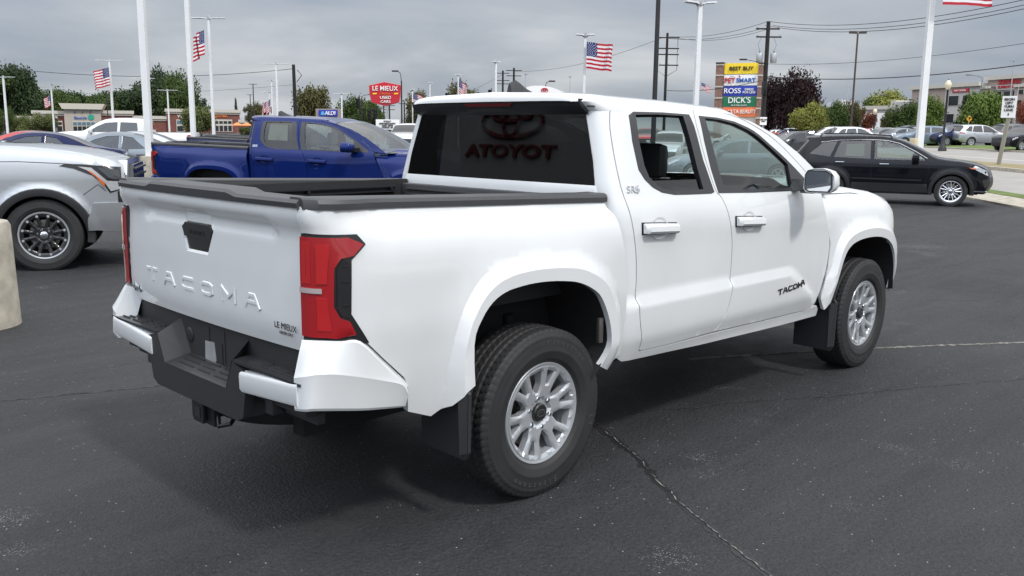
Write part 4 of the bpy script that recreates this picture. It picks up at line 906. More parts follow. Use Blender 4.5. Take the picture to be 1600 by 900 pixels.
SEDAN = dict(wb=2.70, r=.325, w=.90, tw=.18, zt=1.44, belt=.93, cab=(.05, 1.95), mir=(1.85, .93), zb=.22,
    top=[(-.85,.27),(-.98,.42),(-.96,.70),(-.95,.90),(-.88,1.02),(-.45,1.08),(-.12,1.13),(.25,1.30),(.60,1.41),(1.05,1.45),(1.45,1.42),(1.80,1.30),(2.15,1.10),(2.42,.96),(2.9,.89),(3.3,.78),(3.55,.62),(3.62,.45),(3.55,.24)],
    tags=['k','p','p','p','p','p','g','g','p','p','p','g','g','p','p','p','p','k'], wt=[(.2,.82),(.35,.885),(.6,.90),(.85,.90),(.95,.87),(1.1,.78),(1.3,.68),(1.45,.60)],
    win=[[(.28,1.02),(.62,1.33),(.88,1.375),(.92,.99)],[(1.0,.985),(.97,1.378),(1.30,1.36),(1.62,1.27),(1.95,1.08),(2.0,.97)]], lines=[[(-.8,.80),(3.0,.72)]],
    hl=[(3.15,.74),(3.5,.58),(3.52,.64),(3.3,.76),(3.1,.80)], tl=[(-.95,.78),(-.60,.84),(-.62,.90),(-.94,.93)], cut=[[(.95,.30),(.96,.7),(.94,1.38)],[(.40,.62),(.22,.80),(.26,1.02)],[(2.08,.32),(2.14,.7),(2.05,.97)]], handles=[(.42,.86),(1.28,.84)])
SUV = dict(wb=2.69, r=.365, w=.925, tw=.17, zt=1.70, belt=1.05, cab=(-.35, 1.95), mir=(1.86, 1.06), zb=.30, clad=2, fl=.015,
    top=[(-.72,.33),(-.90,.48),(-.93,.75),(-.91,.98),(-.84,1.16),(-.70,1.36),(-.56,1.55),(-.60,1.615),(-.35,1.655),(.2,1.69),(.9,1.695),(1.30,1.65),(1.62,1.55),(2.0,1.34),(2.36,1.13),(2.85,1.06),(3.25,.98),(3.50,.86),(3.61,.68),(3.63,.48),(3.50,.30)],
    tags=['k','p','p','p','g','g','p','p','p','p','p','p','g','g','p','p','p','p','k','k'], wt=[(.3,.86),(.45,.90),(.7,.925),(.9,.925),(1.02,.90),(1.12,.87),(1.4,.78),(1.6,.70),(1.7,.64)],
    win=[[(-.52,1.20),(-.22,1.50),(.12,1.545),(-.02,1.125)],[(.06,1.12),(.20,1.55),(.88,1.575),(.90,1.085)],[(.99,1.08),(.97,1.575),(1.22,1.56),(1.50,1.485),(1.82,1.30),(2.08,1.12),(2.10,1.07)]],
    lines=[[(-.85,.98),(2.9,.93)],[(.4,.60),(2.1,.56)]], hl=[(3.12,.90),(3.45,.76),(3.56,.72),(3.50,.84),(3.20,.965)], tl=[(-.92,.98),(-.55,.96),(-.58,1.03),(-.90,1.10)],
    cut=[[(.93,.50),(.94,.8),(.93,1.08)],[(.42,.72),(.12,.92),(.04,1.12)],[(2.12,.50),(2.20,.8),(2.14,1.06)]], handles=[(.22,.99),(1.22,.96)], rails=(-.3, 1.35, 1.675))
WAGON = dict(SUV, top=[(x, z*.97) for x, z in SUV['top']], clad=0)
HATCH = dict(wb=2.55, r=.32, w=.87, tw=.18, zt=1.48, belt=.95, cab=(-.2, 1.85), mir=(1.75, .95), zb=.22,
    top=[(-.60,.27),(-.74,.42),(-.74,.70),(-.72,.92),(-.62,1.10),(-.45,1.32),(-.35,1.42),(.2,1.475),(.8,1.485),(1.2,1.44),(1.55,1.32),(1.95,1.10),(2.25,.97),(2.7,.90),(3.05,.80),(3.25,.64),(3.32,.45),(3.24,.24)],
    tags=['k','p','p','p','g','p','p','p','p','p','g','g','p','p','p','p','k'], wt=[(.2,.80),(.35,.855),(.6,.87),(.85,.87),(.95,.85),(1.1,.78),(1.3,.69),(1.5,.60)],
    win=[[(-.30,1.07),(-.15,1.32),(.30,1.38),(.70,1.39),(.72,1.0)],[(.80,.99),(.78,1.39),(1.08,1.37),(1.4,1.27),(1.78,1.05),(1.8,.98)]],
    hl=[(2.85,.76),(3.18,.60),(3.2,.68),(3.0,.80),(2.8,.84)], tl=[(-.73,.85),(-.50,.87),(-.42,1.08),(-.60,1.10)], handles=[(.2,.9),(1.05,.88)])
BIGPU = dict(wb=3.70, r=.42, w=1.0, tw=.10, zt=1.93, belt=1.32, cab=(.75, 2.75), mir=(2.62, 1.36), zb=.46, fl=.03,
    top=[(-1.15,.50),(-1.24,.62),(-1.22,.80),(-1.20,1.30),(-1.18,1.385),(-1.0,1.40),(.2,1.40),(.55,1.40),(.60,1.50),(.66,1.86),(.80,1.92),(1.3,1.945),(1.9,1.93),(2.25,1.86),(2.65,1.64),(3.0,1.44),(3.5,1.41),(4.0,1.36),(4.32,1.29),(4.50,1.22),(4.57,1.10),(4.64,.80),(4.66,.62),(4.56,.46)],
    tags=['k','p','p','p','p','k','k','p','g','p','p','p','p','g','g','p','p','p','p','p','k','k','p'], wt=[(.4,.94),(.6,.985),(.8,1.0),(1.05,1.0),(1.2,.985),(1.30,.96),(1.4,.93),(1.6,.87),(1.85,.79),(1.95,.72)],
    win=[[(.88,1.42),(.92,1.78),(1.55,1.80),(1.58,1.40)],[(1.68,1.40),(1.66,1.80),(2.12,1.77),(2.45,1.62),(2.78,1.42),(2.80,1.39)]],
    cut=[[(.72,.62),(.74,1.35),(.76,1.84)],[(1.60,.55),(1.63,1.85)],[(2.84,.55),(2.86,1.2),(2.82,1.38)]], handles=[(.95,1.20),(1.80,1.19)], tl=[(-1.2,.95),(-1.05,.95),(-1.02,1.32),(-1.19,1.32)], lines=[[(-1.1,1.18),(4.3,1.12)]])
def place(o, x, y, hd, z=0): o.location = (x, y, z); o.rotation_euler = (0, 0, R(hd)); return o

# ground height: level car park, ground that climbs towards the far side of the road
def wof(x, y): return .62*x - .78*y
def gz(x, y): return float(np.clip(.033*(wof(x, y)-11), 0, .8))
HZ = 205
def at(px, d):
    """point on the ground in the direction of column px, d metres from the lens"""
    v = np.array([(px-800)/FPX, (450-HZ)/FPX, 1]) @ CR; return CAM[0]+v[0]*d, CAM[1]+v[1]*d
def gat(px, d): x, y = at(px, d); return Vector((x, y, gz(x, y)))
def hz_at(px): return 203.5 + (px-800)*.01085
def zat(px, py, d): return CAM[2] + (hz_at(px)-py)*d/FPX*1.003

# ------------------------------------------------------------------ neighbours of the white pickup
swapB = {WHITE: BLUE, LEATHER: PALESEAT}
blue = copy_tree(hero, None, swapB, ('safety_chain_loop',)); place(blue, 4.62, 10.15, -57)
blue['label'] = 'metallic blue four-door pickup truck parked right behind the bed of the white pickup'; blue['category'] = 'pickup truck'
panel('window_glass', GLS_R, S_cab, GL_MID, blue, (), .05, (), -1, 0, off=-.010)
panel('window_sticker', [(.86,1.46),(.87,1.70),(1.17,1.695),(1.19,1.45)], S_cab, PAPER, blue, (), .1, (), -1, 0, off=-.006)
dk = copy_tree(hero, None, {WHITE: NAVY}); dx_, dy_ = at(292, 22.5); place(dk, dx_+1.275, dy_-.531, -57); dk['label'] = 'dark navy pickup truck whose bed shows between the blue pickup and the black one behind'; dk['category'] = 'pickup truck'; dk['group'] = 'pickup beds behind the blue truck'
dk2 = copy_tree(hero, None, {WHITE: BLACKP}); dx_, dy_ = at(322, 28.5); place(dk2, dx_+1.275, dy_-.531, -57); dk2['label'] = 'black pickup truck farthest back in the row behind the blue pickup'; dk2['category'] = 'pickup truck'; dk2['group'] = 'pickup beds behind the blue truck'

TP = dict(BIGPU, clad=1, ri=.262, hl=None, tw=.12, bx=.06, cut=BIGPU['cut']+[[(2.9,1.235),(3.5,1.24),(4.0,1.215),(4.25,1.19)],[(4.14,.86),(4.30,.98),(4.38,.90)]])
tun = build_car('pickup_truck', 'silver full-size pickup truck with black wheels nosing in from the left edge', 'pickup truck', TP, SILVER, 'dark', near=True, grid=.05); ST = LASTS
place(tun, -2.2, 10.04, -28)
for sd in (-1, 1):
    h = panel('headlight', [(3.91,1.19),(3.97,1.215),(4.15,1.21),(4.54,1.17),(4.55,.92),(4.42,.88),(4.36,.98),(4.25,1.08),(4.06,1.16)], ST, BADGE, tun, (), .05, (), sd, .02, off=.008)
    panel('headlight_lens', [(4.30,1.17),(4.52,1.14),(4.54,1.03),(4.42,1.05)], ST, mat('dark_lamp_glass', (.05, .055, .06), .1, coat=1), h, (), .05, (), sd, .01, off=.02)
    panel('chrome_trim', [(4.10,1.185),(4.24,1.17),(4.40,1.02),(4.54,1.01),(4.54,.93),(4.43,.90),(4.37,1.0),(4.22,1.13)], ST, GALV, h, (), .05, (), sd, .01, off=.016)
    panel('side_marker', [(4.20,1.135),(4.235,1.13),(4.37,1.0),(4.37,.95),(4.35,.97),(4.29,1.06)], ST, AMBER, h, (), .05, (), sd, .008, off=.020)
    panel('bumper_wing', [(4.17,.46),(4.17,.60),(4.24,.77),(4.64,.77),(4.66,.60),(4.6,.44)], ST, SILVER, tun, (), .05, ([(4.20,.56),(4.64,.56)],), sd, .04, off=.035)
    panel('air_curtain', [(4.50,.90),(4.58,.90),(4.58,.72),(4.50,.72)], ST, BADGE, tun, (), .05, (), sd, .01, off=.006)
mb = MB(); ring = [(-.80,.62),(-.80,1.08),(-.66,1.25),(.66,1.25),(.80,1.08),(.80,.62),(.62,.52),(-.62,.52)]; inn = [(y*.90, .89+(z-.89)*.86) for y, z in ring]
v = [(4.50, y, z) for y, z in ring] + [(4.60, y, z) for y, z in ring] + [(4.61, y, z) for y, z in inn] + [(4.56, y, z) for y, z in inn]; f = []
for k in range(3): f += [(8*k+i, 8*k+(i+1) % 8, 8*k+8+(i+1) % 8, 8*k+8+i) for i in range(8)]
mb.add(v, f); mb.build('grille_surround', SILVER, tun, fix=True, sharp=25)
MB().prism([(y*.98, .89+(z-.89)*.97) for y, z in inn], 4.56, 4.66).build('grille', BADGE, tun, False, fix=True)
mb = MB()
for k in range(7): mb.box(4.655, -.66, .62+.085*k, 4.69, .66, .64+.085*k)
mb.build('grille_mesh', DARKM, tun, False)
MB().lathe([(.085,-.01),(.10,0),(.085,.01)], 24, 0, 'z', (0,0,0)).build('emblem', CHROME, tun).location = (4.70, 0, .92)
MB().box(4.55, -.95, .44, 4.70, .95, .58, 0, .03).build('front_bumper', SILVER, tun)
MB().box(4.50, -.80, .38, 4.66, .80, .46, 0, .02).build('skid_plate', PLAST, tun)

SV = dict(SUV, ri=.245, seat=PALESEAT, gl=glass('suv_glass', (.07, .075, .08), 1, 1.55), hm=CHROME, fl=.03, cut=SUV['cut'], glf=GL)
lz = lambda L_: [(x, z if z < .85 else .85+(z-.85)*.90) for x, z in L_]
fx = lambda L_: [(x if x < 3.0 else 3.0+(x-3.0)*.80, z) for x, z in L_]
SV['top'] = fx(lz(SV['top'])); SV['win'] = [lz(q) for q in SV['win']]; SV['cut'] = [lz(q) for q in SV['cut']]; SV['handles'] = lz(SV['handles']); SV['wt'] = [(z if z < .85 else .85+(z-.85)*.90, h) for z, h in SV['wt']]; SV['rails'] = (-.3, 1.35, 1.60); SV['tl'] = lz(SV['tl']); SV['hl'] = fx(lz(SV['hl'])); SV['mir'] = (1.86, 1.03); SV['belt'] = 1.03; SV['zt'] = 1.61
suv = build_car('sport_utility', 'glossy black compact sport utility with chrome handles parked at the kerb on the right', 'suv', SV, BLACKP, 'multi', near=True, grid=.045); place(suv, 19.1, 6.85, -69); SS = LASTS
for sd in (-1, 1):
    pts = resample([(-.25,1.505),(.12,1.56),(.60,1.585),(1.0,1.58),(1.25,1.567),(1.52,1.495),(1.86,1.305),(2.14,1.12)], .06, False); A = np.array(lz(pts)); x, h_, z = SS(A[:, 0], A[:, 1]); mb = MB(); mb.tube([(a, sd*(b+.002), c) for a, b, c in zip(x, h_, z)], .011, 6); mb.build('window_chrome', CHROME, suv)
    panel('door_moulding', [(.50,.62),(2.05,.60),(2.05,.57),(.52,.585)], SS, TRIM, suv, (), .1, (), sd, .01, off=.012)
    panel('fog_lamp_bezel', fx([(3.40,.62),(3.58,.66),(3.60,.50),(3.48,.45)]), SS, TRIM, suv, (), .06, (), sd, .01, off=.01)
    panel('chrome_strip', fx([(3.18,.385),(3.56,.37),(3.56,.345),(3.16,.36)]), SS, CHROME, suv, (), .06, (), sd, .008, off=.012)
    panel('headlight_amber', fx([(3.02,.905),(3.20,.895),(3.28,.87),(3.12,.875)]), SS, AMBER, suv, (), .06, (), sd, .004, off=.012)
panel('window_sticker', lz([(.32,1.15),(.34,1.47),(.74,1.485),(.76,1.14)]), SS, PAPER, suv, (), .2, (), -1, 0, off=-.006)
# ------------------------------------------------------------------ ground, road, kerbs
TD = (.7830, .6220); ND = (.6220, -.7830); DET = TD[0]*ND[1]-TD[1]*ND[0]
def wt(w_, t_):      # w across the road, t along it -> x, y   (w = .62x - .78y)
    return (ND[0]*w_*1.0 + TD[0]*t_, ND[1]*w_*1.0 + TD[1]*t_)
def gzw(w_): return float(np.clip(.033*(w_-11), 0, .8))
def road_strip(name, w0, w1, t0, t1, dz, m, kind='structure', nt=40):
    ws = sorted({w0, w1} | {q for q in (11.0, 35.24) if w0 < q < w1}); ts = np.linspace(t0, t1, nt); v = []; f = []
    for a in ws:
        for b in ts: x, y = wt(a, b); v.append((x, y, gzw(a)+dz))
    n = len(ts)
    for i in range(len(ws)-1): f += [(i*n+j, i*n+j+1, (i+1)*n+j+1, (i+1)*n+j) for j in range(n-1)]
    o = mesh_obj(name, v, f, m, None, None, False); o['kind'] = kind; bm = bmesh.new(); bm.from_mesh(o.data); bmesh.ops.recalc_face_normals(bm, faces=bm.faces)
    if bm.faces[:][0].normal.z < 0: bmesh.ops.reverse_faces(bm, faces=bm.faces)
    bm.to_mesh(o.data); bm.free(); return o
def asphalt():
    m, nt, b = nodes('asphalt'); L = nt.links; nw = nt.nodes.new; t = nw('ShaderNodeTexCoord')
    def noise(s, d=4, r=.55, vec=None, dist=0):
        n = nw('ShaderNodeTexNoise'); n.inputs['Scale'].default_value = s; n.inputs['Detail'].default_value = d; n.inputs['Roughness'].default_value = r; n.inputs['Distortion'].default_value = dist; L.new(vec or t.outputs['Object'], n.inputs['Vector']); return n.outputs['Fac']
    def mth(op, a, c, d=None, clamp=False):
        n = nw('ShaderNodeMath'); n.operation = op; n.use_clamp = clamp
        for i, q in enumerate((a, c, d)):
            if q is None: continue
            if isinstance(q, (int, float)): n.inputs[i].default_value = q
            else: L.new(q, n.inputs[i])
        return n.outputs[0]
    mp = nw('ShaderNodeMapping'); mp.inputs['Rotation'].default_value = (0, 0, R(62)); mp.inputs['Scale'].default_value = (.5, 3.0, 1); L.new(t.outputs['Object'], mp.inputs[0])
    big = noise(.30, 5, .6, None, .6); streak = noise(1.1, 5, .6, mp.outputs[0], .8); mid = noise(6, 5, .65); fine = noise(160, 3, .7); gr = noise(420, 2, .6)
    v = mth('MULTIPLY_ADD', mth('SUBTRACT', big, .5), .030, .026); v = mth('MULTIPLY_ADD', mth('SUBTRACT', streak, .5), .028, v); v = mth('MULTIPLY_ADD', mth('SUBTRACT', mid, .5), .016, v)
    v = mth('MULTIPLY_ADD', mth('SUBTRACT', fine, .5), .06, v); v = mth('MULTIPLY_ADD', mth('SUBTRACT', gr, .5), .04, v)
    vo = nw('ShaderNodeTexVoronoi'); vo.inputs['Scale'].default_value = 75; L.new(t.outputs['Object'], vo.inputs['Vector']); sp = nw('ShaderNodeSeparateColor'); L.new(vo.outputs['Color'], sp.inputs[0])
    stone = mth('MULTIPLY', mth('LESS_THAN', vo.outputs['Distance'], .26), 1.0)
    rare = mth('MULTIPLY', stone, mth('GREATER_THAN', sp.outputs[0], .988)); v = mth('MULTIPLY_ADD', rare, .32, v)
    some = mth('MULTIPLY', stone, mth('GREATER_THAN', sp.outputs[1], .86)); v = mth('MULTIPLY_ADD', some, .030, v)
    # worn spots where pale stones show through the sealer
    sp2 = noise(1.25, 4, .6, None, .3); mask = mth('MULTIPLY', mth('SUBTRACT', sp2, .635), 16, clamp=True)
    wob = noise(14, 3, .6)
    for (wx, wy, wr) in WORN:
        vd = nw('ShaderNodeVectorMath'); vd.operation = 'DISTANCE'; L.new(t.outputs['Object'], vd.inputs[0]); vd.inputs[1].default_value = (wx, wy, 0)
        mask = mth('MAXIMUM', mask, mth('MULTIPLY', mth('SUBTRACT', mth('MULTIPLY', wob, wr*1.9), vd.outputs['Value']), 9, clamp=True))
    vo2 = nw('ShaderNodeTexVoronoi'); vo2.inputs['Scale'].default_value = 150; L.new(t.outputs['Object'], vo2.inputs['Vector']); sp3 = nw('ShaderNodeSeparateColor'); L.new(vo2.outputs['Color'], sp3.inputs[0])
    worn = mth('MULTIPLY', mask, mth('MULTIPLY', mth('LESS_THAN', vo2.outputs['Distance'], .33), mth('GREATER_THAN', sp3.outputs[0], .62))); v = mth('MULTIPLY_ADD', worn, .30, v)
    v = mth('MULTIPLY_ADD', mth('SUBTRACT', noise(48, 3, .75), .5), .05, v); v = mth('MAXIMUM', v, .008)
    cb = nw('ShaderNodeCombineColor'); L.new(v, cb.inputs[0]); L.new(mth('MULTIPLY', v, 1.02), cb.inputs[1]); L.new(mth('MULTIPLY', v, 1.08), cb.inputs[2]); L.new(cb.outputs[0], b.inputs['Base Color'])
    L.new(mth('MULTIPLY_ADD', mid, .35, .50), b.inputs['Roughness']); b.inputs['Specular IOR Level'].default_value = .35
    h = mth('ADD', mth('MULTIPLY', fine, .6), mth('MULTIPLY', mth('SUBTRACT', 1.0, vo.outputs['Distance']), .5)); h = mth('MULTIPLY_ADD', noise(38, 4, .7), 1.3, h)
    bp = nw('ShaderNodeBump'); bp.inputs['Strength'].default_value = 1; bp.inputs['Distance'].default_value = .009; L.new(h, bp.inputs['Height']); L.new(bp.outputs[0], b.inputs['Normal'])
    return m
WORN = [(-.10,-1.66,.15),(.93,-1.13,.13),(.76,-1.27,.09),(1.82,-1.78,.12),(1.80,-2.07,.10),(-1.84,.50,.16),(.9,-1.94,.08),(10.9,1.5,.4),(1.66,-1.05,.09),(3.4,-2.2,.14)]
ASPH = asphalt()
ROADC = mat('road_concrete', (.27, .255, .235), .9, noise=.10, nscale=.8); GRASS = mat('grass', (.09, .13, .025), .95, noise=.35, nscale=1.2); DRY = mat('dry_verge', (.22, .18, .09), .95, noise=.3, nscale=2); LINEW = mat('road_paint', (.65, .65, .62), .8); FAR = mat('far_asphalt', (.085, .085, .088), .9, noise=.12, nscale=.3)
v = []; f = []; ws = [-1800, -400, -100, -30, 0, 11, 35.24, 60, 150, 500, 1800]; ts = np.linspace(-1800, 1800, 61)
for a in ws:
    for b in ts: x, y = wt(a, b); v.append((x, y, gzw(a)))
n = len(ts)
for i in range(len(ws)-1): f += [(i*n+j, (i+1)*n+j, (i+1)*n+j+1, i*n+j+1) for j in range(n-1)]
g = mesh_obj('ground', v, f, ASPH, None, None, False); g['kind'] = 'structure'
bm = bmesh.new(); bm.from_mesh(g.data)
if bm.faces[:][0].normal.z < 0: bmesh.ops.reverse_faces(bm, faces=bm.faces)
bm.to_mesh(g.data); bm.free()
def kerb(name, w0, w1, t0, t1, h_, m):
    mb = MB(); ts = np.linspace(t0, t1, 30)
    for a, b in zip(ts[:-1], ts[1:]):
        q = [(*wt(w0, a), gzw(w0)-.02), (*wt(w1, a), gzw(w1)-.02), (*wt(w1, b), gzw(w1)-.02), (*wt(w0, b), gzw(w0)-.02)]; q += [(x, y, z+.02+h_) for x, y, z in q]; mb.add(q, [(4,5,6,7), (0,1,5,4), (2,3,7,6), (1,2,6,5), (3,0,4,7)])
    o = mb.build(name, m, None, False, fix=True); o['kind'] = 'structure'; return o
road_strip('pavement', 10.45, 11.6, 8, 300, .02, CONC)
kerb('kerb', 10.25, 10.45, 8, 300, .05, CONC)
road_strip('grass_verge', 11.6, 12.15, 10, 300, .03, GRASS, 'structure')
road_strip('road', 12.15, 27.6, -300, 600, .006, ROADC)
for k in range(40):
    if k % 1 == 0: road_strip('road_marking', 14.33, 14.45, 21+k*9.0-27, 24+k*9.0-27, .012, LINEW, nt=2)
road_strip('road_marking', 21.9, 22.02, -50, 300, .012, LINEW)
kerb('median_kerb', 17.0, 17.2, 20, 300, .14, CONC); road_strip('median', 17.2, 18.9, 20, 300, .13, DRY)
kerb('far_kerb', 27.6, 27.8, 20, 300, .12, CONC)
o = road_strip('grass_bank', 27.8, 32.6, 25, 86, .10, GRASS)
road_strip('car_park', 33.2, 120, -40, 260, .02, FAR)
# cracks and joints in the sealed asphalt: irregular slits with a chipped pale lip
CRK = mat('crack_shadow', (.006, .006, .006), .95); LIP = mat('crack_lip', (.19, .18, .16), .95, noise=.7, nscale=25); SEAL = mat('crack_sealer', (.018, .018, .019), .45)
def crack(px_pts, wd, lip, jit=.009, seed=1, sealw=.0, gp=.45, nm='asphalt_crack'):
    rnd = random.Random(seed); P = []
    for (x, y) in px_pts: P.append(Vector((x, y, 0)))
    Q = []
    for a, b in zip(P[:-1], P[1:]):
        n = max(2, int((b-a).length/.02))
        for k in range(n): Q.append(a.lerp(b, k/n))
    Q.append(P[-1]); o1 = o2 = 0; pts = []
    for i, q in enumerate(Q):
        d = (Q[min(i+1, len(Q)-1)]-Q[max(i-1, 0)]).normalized(); nn = Vector((-d.y, d.x, 0)); o1 = o1*.93+rnd.gauss(0, jit*.32); pts.append((q+nn*(o1+rnd.gauss(0, jit*.12)), nn))
    def ribbon(name, m, off, w0, z, gapp=0):
        v = []; f = []
        for i, (q, nn) in enumerate(pts):
            wdt = w0*(.35+rnd.random()*.9); c = q+nn*off*(.8+.4*rnd.random()); v += [(c.x-nn.x*wdt/2, c.y-nn.y*wdt/2, z), (c.x+nn.x*wdt/2, c.y+nn.y*wdt/2, z)]
            if i and rnd.random() > gapp: f.append((2*i-2, 2*i, 2*i+1, 2*i-1))
        ob = mesh_obj(name, v, f, m, None, None, False); ob['kind'] = 'structure'
    if sealw: ribbon('crack_sealer', SEAL, 0, sealw, .0015)
    ribbon(nm, CRK, 0, wd, .003)
    if lip: ribbon('crack_lip', LIP, wd*.7, lip, .0022, gp); 
crack([(.959,-.416),(.656,-.96),(.336,-1.462),(.168,-1.759),(.048,-2.013),(-.2,-2.5)], .006, .008, .012, 1, .05)
crack([(-2.0,2.65),(-1.329,2.359),(-.888,2.131),(-.469,1.972),(.4,1.62),(1.3,1.2)], .007, .005, .012, 2, .03)
crack([(1.2,-.40),(1.981,-.803),(2.45,-1.08),(2.916,-1.335),(3.244,-1.499),(3.853,-1.832),(5.2,-2.5)], .005, .005, .014, 3)
crack([(2.6,.05),(3.3,-.33),(3.947,-.745),(4.354,-1.006),(5.076,-1.493),(7.5,-3.1)], .004, .045, .004, 4, gp=.0)
crack([(4.2,.9),(5.2,.2),(6.0,.1),(6.8,-.6)], .004, .004, .02, 5)
crack([(7.5,1.2),(9.2,.4),(10.5,.6),(13,-.4)], .007, .008, .02, 6)
crack([(9.3,3.0),(10.2,2.6),(10.6,1.7),(11.6,1.5)], .006, .0, .03, 7)

# ------------------------------------------------------------------ trees
def leafm(name, c, var=.45): 
    m, nt, b = nodes(name); t = nt.nodes.new('ShaderNodeTexCoord'); n = nt.nodes.new('ShaderNodeTexNoise'); n.inputs['Scale'].default_value = .55; n.inputs['Detail'].default_value = 6; n.inputs['Roughness'].default_value = .75; nt.links.new(t.outputs['Object'], n.inputs['Vector'])
    r = nt.nodes.new('ShaderNodeValToRGB'); nt.links.new(n.outputs['Fac'], r.inputs[0]); r.color_ramp.elements[0].position = .33; r.color_ramp.elements[1].position = .66
    r.color_ramp.elements[0].color = (*[q*(1-var) for q in c], 1); r.color_ramp.elements[1].color = (*[min(1, q*(1+var)) for q in c], 1); nt.links.new(r.outputs[0], b.inputs['Base Color']); b.inputs['Roughness'].default_value = .75; b.inputs['Specular IOR Level'].default_value = .2; return m
BARK = mat('bark', (.07, .055, .04), .95, noise=.3)
LG = leafm('green_leaves', (.055, .085, .022)); LD = leafm('dark_green_leaves', (.032, .052, .02)); LY = leafm('yellow_green_leaves', (.19, .20, .045)); LP = leafm('purple_leaves', (.022, .010, .011), .5); LR = leafm('red_leaves', (.19, .055, .03)); LO = leafm('olive_brown_leaves', (.085, .08, .03), .5); LS = leafm('light_olive_leaves', (.11, .13, .045)); LB = leafm('bright_green_leaves', (.10, .15, .03))
TREES = {}
def crown_mesh(kind, seed):
    rnd = random.Random(seed); v = []; f = []; blobs = []
    if kind == 'round':
        for _ in range(46):
            d = Vector((rnd.gauss(0, 1), rnd.gauss(0, 1), rnd.gauss(0, 1))).normalized(); q = rnd.random()**.4; blobs.append((Vector((d.x*.36*q, d.y*.36*q, .56+d.z*.34*q)), rnd.uniform(.10, .20)))
    elif kind == 'cone': blobs = [(Vector((math.cos(a)*q*.34*(1-z), math.sin(a)*q*.34*(1-z), z)), .05+.17*(1-z)) for z, a, q in [(rnd.uniform(.08, .98), rnd.uniform(0, 6.28), rnd.random()) for _ in range(44)]]
    elif kind == 'vase': blobs = [(Vector((math.cos(a)*z*q*.55, math.sin(a)*z*q*.55, .25+.72*z)), rnd.uniform(.08, .20)) for z, a, q in [(rnd.uniform(.25, 1), rnd.uniform(0, 6.28), rnd.random()**.5) for _ in range(34)]]
    else: blobs = [(Vector((rnd.uniform(-.5, .5), rnd.uniform(-.5, .5), rnd.uniform(.25, .75))), rnd.uniform(.14, .26)) for _ in range(16)]
    n = 14000; tot = sum(r**2 for _, r in blobs)
    for b, r in blobs:
        for _ in range(int(n*r*r/tot)):
            d = Vector((rnd.gauss(0, 1), rnd.gauss(0, 1), rnd.gauss(0, 1))).normalized(); p_ = b + d*r*(rnd.random()**.35)*(1+.25*(rnd.random()-.5)*2)
            s = rnd.uniform(.011, .024)*(1.15 if kind != 'cone' else .9); a = (d+Vector((rnd.gauss(0, .7), rnd.gauss(0, .7), rnd.gauss(0, .7)))).normalized(); u = a.orthogonal().normalized(); w_ = a.cross(u); k = rnd.uniform(0, 6.28); u, w_ = u*math.cos(k)+w_*math.sin(k), w_*math.cos(k)-u*math.sin(k)
            i = len(v); v += [p_-u*s, p_+w_*s*.6, p_+u*s, p_-w_*s*.6]; f.append((i, i+1, i+2, i+3))
    A = np.array([q[:] for q in v]); lo, hi = np.percentile(A, 1.5, axis=0), np.percentile(A, 98.5, axis=0); c_ = (lo+hi)/2; A[:, :2] = (A[:, :2]-c_[:2])/(hi-lo)[:2]; A[:, 2] = (A[:, 2]-lo[2])/(hi[2]-lo[2])*(.88 if kind != 'bush' else 1)+(.12 if kind != 'bush' else 0); v = [Vector(q) for q in A]
    me = bpy.data.meshes.new('crown'); me.from_pydata([q[:] for q in v], [], f); me.update(); return me
def tree(px, d, ytop, wpx, kind, m, label, cat='tree', group=None, base=0, z0=None, trunk=.12):
    p_ = gat(px, d); H = zat(px, ytop, d)-p_.z if z0 is None else z0; W = wpx*d/FPX
    root = thing('tree' if cat == 'tree' else cat, label, cat, p_, random.uniform(0, 6), group)
    key = (kind, random.randint(0, 2), m.name)
    if key not in TREES: TREES[key] = crown_mesh(kind, key[1]*7+len(kind)); TREES[key].materials.append(m)
    me = TREES[key]; c = link(bpy.data.objects.new('crown', me)); c.parent = root; c.scale = (W, W, H); c.location.z = base
    if trunk:
        mb = MB(); mb.tube([(0, 0, -.3), (0, 0, H*.3), (.02*H, 0, H*.6)], [trunk*1.3*H/8, trunk*H/8, trunk*.5*H/8], 8)
        rnd = random.Random(int(px))
        for k in range(7):
            a = rnd.uniform(0, 6.28); r_ = W*rnd.uniform(.15, .36); mb.tube([(0, 0, H*rnd.uniform(.25, .5)), (r_*.5*math.cos(a), r_*.5*math.sin(a), H*.58), (r_*math.cos(a), r_*math.sin(a), H*rnd.uniform(.65, .9))], [trunk*.45*H/8, trunk*.25*H/8, .02], 5)
        mb.build('trunk', BARK, root)
    return root
# woods behind the shops
rnd = random.Random(3)
spec = [(-35,120,90),(2,112,66),(28,112,52),(50,150,60),(66,152,50),(84,148,46),(102,146,44),(120,152,48),(140,150,52),(158,152,50),(185,150,56),(206,146,60),(222,148,60),(245,136,70),(262,120,50),(285,123,44),(300,150,40),(317,166,24),(36,138,60),(232,140,50)]
adj = ['tall dense', 'tallest', 'broad dark', 'thin topped', 'low bushy', 'squat', 'narrow', 'ragged', 'dull green', 'rounded']
for i, (px, yt, wp) in enumerate(spec):
    tree(px, 300+rnd.uniform(-12, 40), yt, wp, 'round' if i % 4 else 'vase', LD if i % 3 else LG, 'dark green tree in the belt of woods rising behind the low brick shops', group='belt of trees behind the shops')
tree(371, 280, 158, 9, 'cone', LD, 'small dark spruce standing above the right end of the brick shop roof')
tree(310, 150, 171, 42, 'round', LS, 'bushy light green tree in front of the brick restaurant between two white poles')
tree(34, 165, 182, 36, 'bush', LS, 'low green tree in front of the left brick shop')
tree(70, 165, 180, 34, 'bush', LS, 'low round green tree beside the slender white pole in front of the shops')
tree(0, 150, 172, 34, 'bush', LG, 'green shrubby tree at the left edge in front of the shops')
